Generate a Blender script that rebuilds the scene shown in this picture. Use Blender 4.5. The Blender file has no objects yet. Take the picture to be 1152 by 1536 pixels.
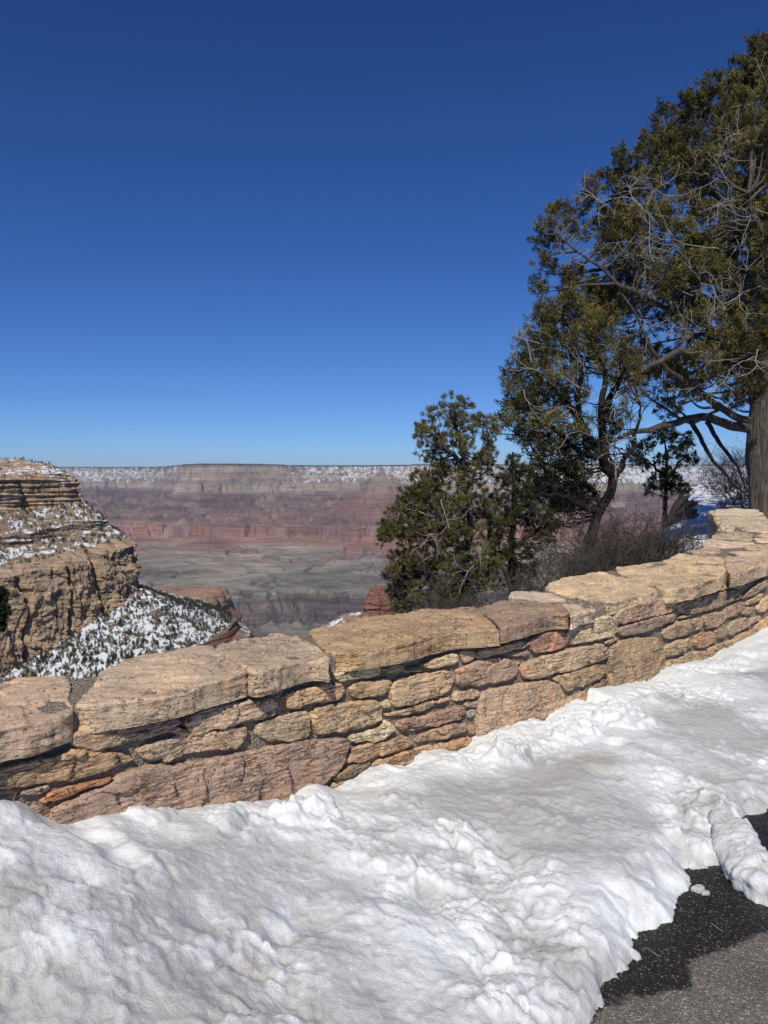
import bpy, math, random
import numpy as np
from mathutils import Vector

# ------------------------------------------------------------------ camera, world, sun, exposure
scene = bpy.context.scene
COL = scene.collection
FPX = 1160.0                       # focal length in photo pixels (photo 1152 x 1536)
PITCH = math.atan(53.0 / FPX)
EYE = np.array([0.0, 0.0, 1.6])
cam_d = bpy.data.cameras.new('camera'); cam = bpy.data.objects.new('camera', cam_d); COL.objects.link(cam)
cam.location = EYE
cam.rotation_euler = (math.pi / 2 - PITCH, 0, 0)
cam_d.sensor_fit = 'VERTICAL'; cam_d.sensor_height = 36.0; cam_d.sensor_width = 27.0
cam_d.lens = FPX / 1536.0 * 36.0
cam_d.clip_start = 0.05; cam_d.clip_end = 60000
scene.camera = cam

SUN_EL = math.radians(45); SUN_AZ = math.radians(180 + 8)     # azimuth clockwise from +Y: behind and to the left
sun_dir = np.array([math.sin(SUN_AZ) * math.cos(SUN_EL), math.cos(SUN_AZ) * math.cos(SUN_EL), math.sin(SUN_EL)])
world = bpy.data.worlds.new('World'); scene.world = world; world.use_nodes = True
wn = world.node_tree; bg = wn.nodes['Background']
sky = wn.nodes.new('ShaderNodeTexSky'); sky.sky_type = 'NISHITA'; sky.sun_disc = False
sky.sun_elevation = SUN_EL; sky.sun_rotation = SUN_AZ
sky.altitude = 2300; sky.air_density = 0.9; sky.dust_density = 0.0; sky.ozone_density = 5.0
_sp = wn.nodes.new('ShaderNodeSeparateXYZ'); _cb = wn.nodes.new('ShaderNodeCombineXYZ'); wn.links.new(sky.outputs[0], _sp.inputs[0])
for _i, (_gam, _gain) in enumerate(((1.40, 1.66), (1.225, 1.68), (1.09, 1.98))):     # the deep blue of high desert air: a contrast curve per channel on the sky model
    _p = wn.nodes.new('ShaderNodeMath'); _p.operation = 'POWER'; wn.links.new(_sp.outputs[_i], _p.inputs[0]); _p.inputs[1].default_value = _gam
    _m = wn.nodes.new('ShaderNodeMath'); _m.operation = 'MULTIPLY'; wn.links.new(_p.outputs[0], _m.inputs[0]); _m.inputs[1].default_value = _gain * 0.0504 ** _gam / 0.084
    wn.links.new(_m.outputs[0], _cb.inputs[_i])
wn.links.new(_cb.outputs[0], bg.inputs[0]); bg.inputs[1].default_value = 0.10
sd = bpy.data.lights.new('sun', 'SUN'); sd.energy = 4.9; sd.angle = math.radians(0.53); sd.color = (1.0, 0.94, 0.85)
sun = bpy.data.objects.new('sun', sd); COL.objects.link(sun)
sun.rotation_euler = Vector(-sun_dir).to_track_quat('-Z', 'Y').to_euler()
scene.view_settings.view_transform = 'Standard'; scene.view_settings.look = 'None'
scene.view_settings.exposure = -0.25; scene.view_settings.gamma = 1.0
scene.cycles.max_bounces = 6; scene.cycles.diffuse_bounces = 3; scene.cycles.glossy_bounces = 2
scene.cycles.transmission_bounces = 3; scene.cycles.volume_bounces = 0; scene.cycles.transparent_max_bounces = 8
scene.cycles.use_denoising = True

# ------------------------------------------------------------------ numpy helpers
RNG = np.random.default_rng(7)
_perm = np.random.default_rng(11).permutation(256); _perm = np.concatenate([_perm, _perm, _perm])
_g3 = np.random.default_rng(3).normal(size=(256, 3)); _g3 /= np.linalg.norm(_g3, axis=1)[:, None]

def perlin(P):
    P = np.asarray(P, dtype=np.float64); i = np.floor(P).astype(np.int64); f = P - i; i &= 255
    u = f * f * f * (f * (f * 6 - 15) + 10); out = 0.0
    for dx in (0, 1):
        wx = u[..., 0] if dx else 1 - u[..., 0]
        a = _perm[i[..., 0] + dx]
        for dy in (0, 1):
            wy = u[..., 1] if dy else 1 - u[..., 1]
            b = _perm[a + i[..., 1] + dy]
            for dz in (0, 1):
                wz = u[..., 2] if dz else 1 - u[..., 2]
                g = _g3[_perm[b + i[..., 2] + dz]]
                d = g[..., 0] * (f[..., 0] - dx) + g[..., 1] * (f[..., 1] - dy) + g[..., 2] * (f[..., 2] - dz)
                out = out + wx * wy * wz * d
    return out * 1.6

def fbm(P, octv=4, gain=0.5, lac=2.03, kind=''):
    P = np.asarray(P, dtype=np.float64); s = 0.0; a = 1.0; t = 0.0
    for k in range(octv):
        n = perlin(P + 17.3 * k)
        if kind == 'ridge': n = 1 - 2 * np.abs(n)
        if kind == 'billow': n = 2 * np.abs(n) - 0.6
        s = s + a * n; t += a; a *= gain; P = P * lac
    return s / t

def worley(X, Y, sc, seed=0):
    """2D cells: nearest distance, second nearest, random value of the cell and the offset to its seed"""
    x = np.asarray(X) * sc; y = np.asarray(Y) * sc; ix = np.floor(x).astype(np.int64); iy = np.floor(y).astype(np.int64)
    f1 = np.full(x.shape, 9.0); f2 = np.full(x.shape, 9.0); rv = np.zeros(x.shape); ox = np.zeros(x.shape); oy = np.zeros(x.shape)
    for a in (-1, 0, 1):
        for b in (-1, 0, 1):
            h = _perm[(_perm[(ix + a + seed) & 255] + (iy + b)) & 255]; h2 = _perm[(h + 91) & 255]; h3 = _perm[(h2 + 37) & 255]
            dx = ix + a + h / 256.0 - x; dy = iy + b + h2 / 256.0 - y; d = np.hypot(dx, dy); m = d < f1
            f2 = np.where(m, f1, np.minimum(f2, d)); ox = np.where(m, dx, ox); oy = np.where(m, dy, oy); rv = np.where(m, h3 / 256.0, rv); f1 = np.where(m, d, f1)
    return f1, f2, rv, ox / sc, oy / sc

def p3(x, y, z=0.0):
    x = np.asarray(x, float); return np.stack([x, np.broadcast_to(y, x.shape), np.broadcast_to(z, x.shape)], -1)

def ss(a, b, x):
    t = np.clip((np.asarray(x, float) - a) / (b - a), 0, 1); return t * t * (3 - 2 * t)

def ray(px, py):
    px = np.asarray(px, float); py = np.asarray(py, float); cp, sp = math.cos(PITCH), math.sin(PITCH)
    a = (px - 576) / FPX; b = (768 - py) / FPX
    return np.stack([a, cp + b * sp, -sp + b * cp], -1)

def at(px, py, Y):                       # point at depth Y on the line of sight
    d = ray(px, py); return EYE + d * (np.asarray(Y, float) / d[..., 1])[..., None]

def on_z(px, py, z):
    d = ray(px, py); return EYE + d * ((z - EYE[2]) / d[..., 2])[..., None]

def make_mesh(name, V, faces, smooth=True):
    """V (n,3); faces: list of int arrays (m,k)"""
    me = bpy.data.meshes.new(name); V = np.ascontiguousarray(V, dtype=np.float32)
    me.vertices.add(len(V)); me.vertices.foreach_set('co', V.ravel())
    faces = [np.asarray(f, dtype=np.int32) for f in faces if len(f)]
    loops = np.concatenate([f.ravel() for f in faces]); tot = np.concatenate([np.full(len(f), f.shape[1], np.int32) for f in faces])
    start = np.concatenate([[0], np.cumsum(tot)[:-1]]).astype(np.int32)
    me.loops.add(len(loops)); me.loops.foreach_set('vertex_index', loops)
    me.polygons.add(len(tot)); me.polygons.foreach_set('loop_start', start); me.polygons.foreach_set('loop_total', tot)
    if smooth: me.polygons.foreach_set('use_smooth', np.ones(len(tot), dtype=bool))
    me.update(calc_edges=True)
    return me

def attr(me, name, vals):
    a = me.attributes.new(name, 'FLOAT', 'POINT'); a.data.foreach_set('value', np.ascontiguousarray(vals, dtype=np.float32).ravel())

def link(name, me, mat=None, parent=None):
    o = bpy.data.objects.new(name, me); COL.objects.link(o)
    if mat: me.materials.append(mat)
    if parent is not None:
        o.parent = parent
        o.matrix_parent_inverse.identity()
        o.location = -Vector(parent.location)
    return o

def thing(name, label, cat, loc=(0, 0, 0), group=None):
    o = bpy.data.objects.new(name, None); COL.objects.link(o); o.location = Vector([float(v) for v in loc]); o.empty_display_size = 0.2
    o['label'] = label; o['category'] = cat
    if group: o['group'] = group
    return o

def tag(o, label=None, cat=None, group=None, kind=None):
    if label: o['label'] = label
    if cat: o['category'] = cat
    if group: o['group'] = group
    if kind: o['kind'] = kind
    return o

def grid_faces(nr, nc, wrap=False):
    r = np.arange(nr - 1)[:, None]; c = np.arange(nc if wrap else nc - 1)[None, :]
    c2 = (c + 1) % nc
    return np.stack([r * nc + c, r * nc + c2, (r + 1) * nc + c2, (r + 1) * nc + c], -1).reshape(-1, 4)

def cr_spline(P, n):                     # Catmull-Rom through P, n points, even arc length
    P = np.asarray(P, float); Q = np.vstack([2 * P[0] - P[1], P, 2 * P[-1] - P[-2]]); out = []
    for i in range(1, len(Q) - 2):
        t = np.linspace(0, 1, 40, endpoint=False)[:, None]
        a, b, c, d = Q[i - 1], Q[i], Q[i + 1], Q[i + 2]
        out.append(0.5 * (2 * b + (c - a) * t + (2 * a - 5 * b + 4 * c - d) * t ** 2 + (3 * b - a - 3 * c + d) * t ** 3))
    out = np.vstack(out + [P[-1:]]); return resample(out, n)

def resample(P, n, closed=False):
    P = np.asarray(P, float)
    if closed: P = np.vstack([P, P[:1]])
    L = np.concatenate([[0], np.cumsum(np.linalg.norm(np.diff(P, axis=0), axis=1))])
    t = np.linspace(0, L[-1], n + 1)[:-1] if closed else np.linspace(0, L[-1], n)
    return np.stack([np.interp(t, L, P[:, k]) for k in range(P.shape[1])], 1)

def inside(poly, X, Y):
    r = np.zeros(X.shape, bool); n = len(poly)
    for i in range(n):
        x1, y1 = poly[i]; x2, y2 = poly[(i + 1) % n]
        if y1 == y2: continue
        c = (y1 > Y) != (y2 > Y)
        r ^= c & (X < (x2 - x1) * (Y - y1) / (y2 - y1) + x1)
    return r

def near_dist(pts, X, Y):                # distance and index of the nearest of pts
    D = np.empty(X.size); I = np.empty(X.size, int); x = X.ravel(); y = Y.ravel()
    for a in range(0, x.size, 40000):
        d = (x[a:a + 40000, None] - pts[None, :, 0]) ** 2 + (y[a:a + 40000, None] - pts[None, :, 1]) ** 2
        I[a:a + 40000] = d.argmin(1); D[a:a + 40000] = np.sqrt(d.min(1))
    return D.reshape(X.shape), I.reshape(X.shape)

def tubes(lines, sides=6):
    """lines: list of (P (k,3), R (k,)) -> V, F"""
    Vs, Fs, base = [], [], 0
    for P, R in lines:
        P = np.asarray(P, float); R = np.asarray(R, float); k = len(P)
        T = np.gradient(P, axis=0); T /= np.linalg.norm(T, axis=1)[:, None] + 1e-9
        ref = np.array([0.0, 0, 1]) if abs(T[:, 2]).mean() < 0.8 else np.array([1.0, 0, 0])
        A = np.cross(T, ref); A /= np.linalg.norm(A, axis=1)[:, None] + 1e-9; B = np.cross(T, A)
        th = np.arange(sides) * 2 * math.pi / sides
        ring = P[:, None] + R[:, None, None] * (np.cos(th)[None, :, None] * A[:, None] + np.sin(th)[None, :, None] * B[:, None])
        Vs.append(ring.reshape(-1, 3)); Fs.append(grid_faces(k, sides, True) + base); base += k * sides
    return np.vstack(Vs), np.vstack(Fs)

# ------------------------------------------------------------------ node helpers
class NT:
    def __init__(self, name):
        self.m = bpy.data.materials.new(name); self.m.use_nodes = True; self.t = self.m.node_tree
        self.b = self.t.nodes['Principled BSDF']; self.out = self.t.nodes['Material Output']
    def n(self, typ, **kw):
        nd = self.t.nodes.new(typ)
        for k, v in kw.items(): setattr(nd, k, v)
        return nd
    def put(self, sock, v):
        if hasattr(v, 'node'): self.t.links.new(v, sock)
        elif isinstance(v, (tuple, list)) and len(v) == 3 and sock.type == 'RGBA': sock.default_value = (*v, 1)
        else: sock.default_value = v
    def pos(self): return self.n('ShaderNodeNewGeometry').outputs['Position']
    def nz(self): return self.sep(self.n('ShaderNodeNewGeometry').outputs['Normal'])[2]
    def obj(self): return self.n('ShaderNodeTexCoord').outputs['Object']
    def scale(self, v, s):
        nd = self.n('ShaderNodeMapping'); self.put(nd.inputs[0], v); nd.inputs['Scale'].default_value = s; return nd.outputs[0]
    def noise(self, v, sc, det=4, rough=0.55, dist=0.0):
        nd = self.n('ShaderNodeTexNoise'); self.put(nd.inputs['Vector'], v); nd.inputs['Scale'].default_value = sc
        nd.inputs['Detail'].default_value = det; nd.inputs['Roughness'].default_value = rough; nd.inputs['Distortion'].default_value = dist
        return nd.outputs['Fac']
    def voro(self, v, sc, feature='F1', out='Distance', rnd=1.0):
        nd = self.n('ShaderNodeTexVoronoi', feature=feature); self.put(nd.inputs['Vector'], v); nd.inputs['Scale'].default_value = sc
        nd.inputs['Randomness'].default_value = rnd
        return nd.outputs[out]
    def ramp(self, v, stops, interp='LINEAR'):
        nd = self.n('ShaderNodeValToRGB'); self.put(nd.inputs[0], v); r = nd.color_ramp; r.interpolation = interp
        while len(r.elements) < len(stops): r.elements.new(0.5)
        for e, (p, c) in zip(r.elements, stops):
            e.position = p; e.color = (*c, 1) if isinstance(c, tuple) else (c, c, c, 1)
        return nd.outputs[0]
    def sm(self, v, a, b):
        nd = self.n('ShaderNodeMapRange', interpolation_type='SMOOTHSTEP'); self.put(nd.inputs[0], v)
        nd.inputs[1].default_value = a; nd.inputs[2].default_value = b; return nd.outputs[0]
    def math(self, op, a, b=0.0):
        nd = self.n('ShaderNodeMath', operation=op); self.put(nd.inputs[0], a); self.put(nd.inputs[1], b); return nd.outputs[0]
    def mix(self, f, a, b, mode='MIX'):
        nd = self.n('ShaderNodeMix', data_type='RGBA', blend_type=mode); self.put(nd.inputs[0], f)
        self.put(nd.inputs[6], a); self.put(nd.inputs[7], b); return nd.outputs[2]
    def sep(self, v):
        nd = self.n('ShaderNodeSeparateXYZ'); self.put(nd.inputs[0], v); return nd.outputs
    def attr(self, name): return self.n('ShaderNodeAttribute', attribute_name=name).outputs['Fac']
    def bump(self, h, dist, strength=1.0, normal=None):
        nd = self.n('ShaderNodeBump'); self.put(nd.inputs['Height'], h); nd.inputs['Distance'].default_value = dist
        nd.inputs['Strength'].default_value = strength
        if normal is not None: self.put(nd.inputs['Normal'], normal)
        return nd.outputs[0]
    def fin(self, color, rough=0.9, normal=None, spec=0.25):
        self.put(self.b.inputs['Base Color'], color); self.put(self.b.inputs['Roughness'], rough)
        self.b.inputs['Specular IOR Level'].default_value = spec
        if normal is not None: self.put(self.b.inputs['Normal'], normal)
        return self.m

# ------------------------------------------------------------------ materials
def mat_stone():
    k = NT('sandstone'); p = k.pos()
    oc = k.n('ShaderNodeObjectInfo').outputs['Color']
    big = k.noise(p, 5.0, 5, 0.6); mid = k.noise(p, 22.0, 5, 0.65); fine = k.noise(p, 120.0, 3, 0.7)
    bed = k.noise(k.scale(p, (9, 9, 95)), 1.0, 4, 0.6, 0.6)
    c = k.mix(k.sm(big, 0.42, 0.62), oc, k.mix(1.0, oc, (1.25, 1.2, 1.12), 'MULTIPLY'))
    c = k.mix(k.math('MULTIPLY', k.sm(k.noise(p, 7.3, 4, 0.6), 0.56, 0.7), 0.55), c, k.mix(1.0, oc, (1.18, 0.86, 0.62), 'MULTIPLY'))
    c = k.mix(k.math('MULTIPLY', k.sm(k.noise(p, 11.0, 6, 0.7), 0.55, 0.66), 0.7), c, k.mix(1.0, oc, (0.52, 0.50, 0.50), 'MULTIPLY'))
    c = k.mix(k.math('MULTIPLY', k.sm(k.noise(p, 34.0, 5, 0.7), 0.60, 0.68), 0.45), c, (0.55, 0.48, 0.36))
    pit = k.sm(k.noise(k.scale(p, (55, 55, 90)), 1.0, 3, 0.6), 0.60, 0.70)
    patch = k.sm(k.noise(p, 4.3, 3, 0.5), 0.42, 0.56)
    pitm = k.math('MULTIPLY', pit, patch)
    c = k.mix(k.math('MULTIPLY', pitm, 0.75), c, (0.045, 0.038, 0.032))
    cr1 = k.math('ABSOLUTE', k.math('SUBTRACT', k.noise(k.scale(p, (4.5, 4.5, 30)), 1.0, 5, 0.62, 0.8), 0.5)); cm_ = k.sm(k.noise(p, 3.1, 2, 0.5), 0.40, 0.60)
    crack = k.math('MULTIPLY', k.math('MULTIPLY', k.sm(cr1, 0.018, 0.003), cm_), k.math('SUBTRACT', 1.0, k.math('MULTIPLY', k.sm(k.nz(), 0.55, 0.85), 0.8)))
    c = k.mix(k.math('MULTIPLY', crack, 0.55), c, (0.06, 0.048, 0.04))
    c = k.mix(1.0, c, k.ramp(fine, [(0.3, 0.74), (0.7, 1.2)]), 'MULTIPLY')
    c = k.mix(1.0, c, k.ramp(bed, [(0.3, 0.89), (0.7, 1.08)]), 'MULTIPLY')
    h = k.math('ADD', k.math('MULTIPLY', mid, 0.6), k.math('ADD', k.math('MULTIPLY', fine, 0.22), k.math('MULTIPLY', bed, 0.28)))
    h = k.math('SUBTRACT', h, k.math('ADD', k.math('MULTIPLY', pitm, 0.9), k.math('MULTIPLY', crack, 1.0)))
    return k.fin(c, 0.92, k.bump(h, 0.017, 1.0), 0.15)

def mat_mortar():
    k = NT('mortar'); p = k.pos(); n = k.noise(p, 30, 5, 0.7); v = k.voro(p, 90)
    c = k.ramp(n, [(0.3, (0.19, 0.157, 0.12)), (0.7, (0.36, 0.30, 0.235))])
    c = k.mix(k.math('MULTIPLY', k.sm(v, 0.45, 0.2), 0.4), c, (0.36, 0.31, 0.25))
    return k.fin(c, 0.95, k.bump(k.math('ADD', n, v), 0.012, 1.0), 0.1)

def mat_snow(name='snow', dirty=True):
    k = NT(name); p = k.pos()
    n1 = k.noise(p, 1.5, 5, 0.62, 0.4); n2 = k.noise(p, 5.5, 6, 0.68, 0.3); n3 = k.noise(p, 45, 4, 0.7); n4 = k.noise(p, 260, 2, 0.6)
    c = (0.785, 0.81, 0.805)
    if dirty:
        d = k.attr('dirt')
        m = k.sm(k.math('ADD', d, k.math('MULTIPLY', k.math('SUBTRACT', k.noise(p, 9, 6, 0.75, 0.4), 0.5), 1.4)), 0.0, 0.95)
        c = k.mix(k.math('MULTIPLY', m, 0.92), c, (0.455, 0.455, 0.435))
        m2 = k.math('MULTIPLY', k.sm(k.noise(p, 3.3, 6, 0.72), 0.53, 0.70), d)
        c = k.mix(k.math('MULTIPLY', m2, 0.75), c, (0.46, 0.41, 0.345))
        sp = k.math('MULTIPLY', k.sm(k.noise(p, 150, 3, 0.6), 0.70, 0.76), k.math('MULTIPLY', d, 0.5))
        c = k.mix(sp, c, (0.16, 0.13, 0.10))
    n5 = k.noise(p, 16, 5, 0.7, 0.5)
    c = k.mix(1.0, c, k.ramp(k.noise(p, 330, 2, 0.6), [(0.3, 0.86), (0.7, 1.10)]), 'MULTIPLY')
    h = k.math('ADD', k.math('ADD', k.math('MULTIPLY', n3, 0.22), k.math('MULTIPLY', n5, 2.0)), k.math('MULTIPLY', n4, 0.3))
    m = k.fin(c, 0.5, k.bump(h, 0.013, 0.5), 0.3)
    k.b.inputs['Subsurface Weight'].default_value = 0.15
    k.b.inputs['Subsurface Radius'].default_value = (0.02, 0.024, 0.03)
    k.b.inputs['Subsurface Scale'].default_value = 0.6
    return m

def mat_asphalt():
    k = NT('asphalt'); p = k.pos(); w = k.attr('wet')
    wn_ = k.math('ADD', w, k.math('MULTIPLY', k.math('SUBTRACT', k.noise(p, 14, 5, 0.65), 0.5), 0.16))
    wet = k.sm(wn_, -0.02, 0.02)
    spk = k.voro(p, 210, 'F1', 'Color'); spv = k.sep(spk)[0]; vd = k.voro(p, 210)
    n = k.noise(p, 60, 4, 0.7); lo = k.noise(p, 3.5, 4, 0.6)
    dry = k.ramp(spv, [(0.0, (0.11, 0.098, 0.085)), (0.6, (0.185, 0.165, 0.142)), (0.9, (0.27, 0.24, 0.205)), (1.0, (0.52, 0.47, 0.40))])
    dry = k.mix(1.0, dry, k.ramp(lo, [(0.3, 0.75), (0.7, 1.15)]), 'MULTIPLY')
    wetc = k.ramp(spv, [(0.0, (0.006, 0.005, 0.004)), (0.75, (0.016, 0.013, 0.011)), (0.9, (0.045, 0.038, 0.032)), (0.97, (0.16, 0.14, 0.115)), (1.0, (0.30, 0.27, 0.22))])
    st = k.math('MULTIPLY', k.sm(k.noise(p, 9, 4, 0.6), 0.66, 0.71), 0.8)
    dry = k.mix(st, dry, (0.03, 0.025, 0.022))
    c = k.mix(wet, dry, wetc)
    r = k.ramp(wet, [(0, 0.95), (1, 0.5)])
    h = k.math('ADD', k.math('MULTIPLY', k.math('SUBTRACT', 1.0, vd), 0.7), n)
    return k.fin(c, r, k.bump(h, 0.006, 0.9), 0.3)

def mat_canyon():
    k = NT('canyon_rock'); p = k.pos(); s = k.sep(p); z = s[2]; nz = k.nz()
    jit = k.math('MULTIPLY', k.math('SUBTRACT', k.noise(p, 0.0022, 4, 0.6), 0.5), 36.0)
    zz = k.math('ADD', z, jit)
    t = k.sm(zz, -1300, 260)
    nd = t.node; nd.interpolation_type = 'LINEAR'
    def q(v): return (v + 1300) / 1560.0
    stops = [(-1300, (0.082, 0.070, 0.068)), (-1010, (0.105, 0.085, 0.078)), (-975, (0.085, 0.066, 0.058)), (-953, (0.12, 0.098, 0.082)), (-938, (0.178, 0.168, 0.138)), (-890, (0.205, 0.188, 0.148)), (-855, (0.245, 0.205, 0.16)), (-800, (0.27, 0.215, 0.165)),
             (-785, (0.25, 0.165, 0.125)), (-768, (0.27, 0.145, 0.10)), (-690, (0.275, 0.133, 0.092)), (-610, (0.215, 0.118, 0.087)), (-560, (0.145, 0.096, 0.076)), (-500, (0.178, 0.108, 0.084)),
             (-440, (0.125, 0.086, 0.072)), (-385, (0.152, 0.095, 0.078)), (-330, (0.115, 0.080, 0.068)), (-262, (0.155, 0.108, 0.085)), (-235, (0.23, 0.19, 0.15)),
             (-190, (0.33, 0.265, 0.205)), (-120, (0.28, 0.225, 0.175)), (-70, (0.20, 0.17, 0.135)), (-20, (0.30, 0.225, 0.17)), (50, (0.22, 0.185, 0.145)), (120, (0.31, 0.25, 0.19)), (190, (0.20, 0.18, 0.14))]
    while len(stops) > 30: stops.pop()
    c1 = k.ramp(t, [(q(a), b) for a, b in stops])
    # thin beds
    beds = k.noise(k.scale(p, (0.0012, 0.0012, 0.075)), 1.0, 3, 0.65)
    c = k.mix(1.0, c1, k.ramp(beds, [(0.34, 0.60), (0.5, 1.0), (0.66, 1.30)]), 'MULTIPLY')
    pat = k.noise(p, 0.006, 6, 0.62)
    c = k.mix(1.0, c, k.ramp(pat, [(0.3, 0.84), (0.7, 1.16)]), 'MULTIPLY')
    gs = k.noise(k.scale(p, (0.007, 0.007, 0.0018)), 1.0, 5, 0.65, 0.5); c = k.mix(k.math('MULTIPLY', k.math('MULTIPLY', k.sm(gs, 0.53, 0.66), k.sm(z, -970, -1010)), 0.55), c, (0.24, 0.185, 0.145))
    tal = k.noise(k.scale(p, (0.0035, 0.0035, 0.0012)), 1.0, 6, 0.68, 0.4); zb = k.math('MULTIPLY', k.sm(z, -830, -760), k.sm(z, -180, -300))
    c = k.mix(k.math('MULTIPLY', k.math('MULTIPLY', k.sm(tal, 0.50, 0.62), zb), 0.75), c, (0.27, 0.20, 0.165))
    big = k.noise(p, 0.0011, 5, 0.6); c = k.mix(1.0, c, k.ramp(big, [(0.34, 0.72), (0.66, 1.26)]), 'MULTIPLY')
    red = k.attr('red'); c = k.mix(k.math('MULTIPLY', red, 0.85), c, k.mix(1.0, (0.225, 0.118, 0.088), k.ramp(beds, [(0.3, 0.7), (0.7, 1.25)]), 'MULTIPLY'))
    inc = k.attr('incise'); c = k.mix(k.math('MULTIPLY', inc, 0.7), c, (0.095, 0.075, 0.066))
    # streaky snow on ledges near the rim
    sn = k.noise(k.scale(p, (0.012, 0.012, 0.010)), 1.0, 6, 0.75)
    side = k.attr('snow')
    m = k.math('ADD', sn, k.math('MULTIPLY', k.math('SUBTRACT', side, 0.5), 0.5))
    m = k.math('ADD', m, k.math('MULTIPLY', k.math('SUBTRACT', nz, 0.6), 0.10))
    c = k.mix(k.math('MULTIPLY', k.sm(m, 0.46, 0.56), k.sm(side, 0.02, 0.2)), c, (0.60, 0.62, 0.66))
    fo = k.attr('forest'); fn = k.noise(p, 0.03, 3, 0.6)
    c = k.mix(fo, c, k.ramp(fn, [(0.35, (0.020, 0.028, 0.022)), (0.62, (0.05, 0.055, 0.04))]))
    h = k.math('ADD', k.math('MULTIPLY', pat, 24.0), k.math('MULTIPLY', k.noise(p, 0.02, 5, 0.65), 9.0))
    return k.fin(c, 1.0, k.bump(h, 1.0, 0.8), 0.0)

def mat_cliff():
    k = NT('cliff_rock'); p = k.pos(); nz = k.nz()
    big = k.noise(p, 0.045, 6, 0.68); bed = k.noise(k.scale(p, (0.012, 0.012, 0.34)), 1.0, 6, 0.75, 0.3); vert = k.noise(k.scale(p, (0.11, 0.11, 0.045)), 1.0, 5, 0.65, 0.5)
    c = k.ramp(big, [(0.32, (0.30, 0.185, 0.11)), (0.44, (0.42, 0.30, 0.195)), (0.56, (0.36, 0.27, 0.19)), (0.70, (0.54, 0.42, 0.30))])
    c = k.mix(1.0, c, k.ramp(bed, [(0.32, 0.48), (0.5, 1.0), (0.68, 1.2)]), 'MULTIPLY')
    c = k.mix(1.0, c, k.ramp(vert, [(0.30, 0.5), (0.5, 1.0), (0.7, 1.15)]), 'MULTIPLY')
    red = k.attr('red'); rc = k.ramp(bed, [(0.3, (0.15, 0.062, 0.045)), (0.7, (0.33, 0.16, 0.115))])
    c = k.mix(red, c, rc)
    soil = k.attr('soil'); c = k.mix(soil, c, k.ramp(k.noise(p, 0.14, 4, 0.6), [(0.3, (0.10, 0.085, 0.06)), (0.7, (0.27, 0.22, 0.17))]))
    sa = k.attr('snow'); n = k.math('ADD', k.math('MULTIPLY', k.noise(p, 0.12, 4, 0.62), 0.72), k.math('MULTIPLY', k.noise(p, 0.03, 3, 0.5), 0.33))
    m = k.math('ADD', n, k.math('MULTIPLY', k.math('SUBTRACT', sa, 0.5), 0.5))
    c = k.mix(k.math('MULTIPLY', k.sm(m, 0.50, 0.56), k.sm(nz, 0.25, 0.5)), c, (0.68, 0.70, 0.73))
    h = k.math('ADD', k.math('MULTIPLY', bed, 2.2), k.math('ADD', k.math('MULTIPLY', vert, 2.5), k.math('MULTIPLY', k.noise(p, 0.35, 5, 0.65), 1.6)))
    return k.fin(c, 1.0, k.bump(h, 1.0, 0.9), 0.0)

def mat_ground():
    k = NT('rim_soil'); p = k.pos(); n = k.noise(p, 2.5, 6, 0.65)
    c = k.ramp(n, [(0.3, (0.045, 0.032, 0.024)), (0.7, (0.13, 0.10, 0.075))])
    sa = k.attr('snow'); m = k.math('ADD', k.noise(p, 1.1, 5, 0.6), k.math('MULTIPLY', k.math('SUBTRACT', sa, 0.5), 1.0))
    c = k.mix(k.sm(m, 0.48, 0.54), c, (0.86, 0.88, 0.92))
    return k.fin(c, 0.95, k.bump(n, 0.05, 0.8), 0.1)

def mat_bark(name, a, b, sc=1.0):
    k = NT(name); p = k.pos(); n = k.noise(k.scale(p, (26 * sc, 26 * sc, 3.2 * sc)), 1.0, 5, 0.65, 0.4); f = k.noise(p, 60, 3, 0.6)
    c = k.mix(1.0, k.ramp(n, [(0.32, a), (0.68, b)]), k.ramp(f, [(0.3, 0.8), (0.7, 1.15)]), 'MULTIPLY')
    return k.fin(c, 0.92, k.bump(k.math('ADD', n, k.math('MULTIPLY', f, 0.3)), 0.05, 1.0), 0.15)

def mat_leaf(name, dark, light, trans=0.14):
    k = NT(name); a = k.attr('tint'); n = k.noise(k.pos(), 2.2, 2, 0.5)
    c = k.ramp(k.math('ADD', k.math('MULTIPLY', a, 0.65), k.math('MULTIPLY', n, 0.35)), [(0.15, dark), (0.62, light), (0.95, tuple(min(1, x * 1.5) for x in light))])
    k.fin(c, 0.75, None, 0.2)
    tr = k.n('ShaderNodeBsdfTranslucent'); k.put(tr.inputs[0], c)
    mx = k.n('ShaderNodeMixShader'); mx.inputs[0].default_value = trans
    k.t.links.new(k.b.outputs[0], mx.inputs[1]); k.t.links.new(tr.outputs[0], mx.inputs[2]); k.t.links.new(mx.outputs[0], k.out.inputs[0])
    return k.m

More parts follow.
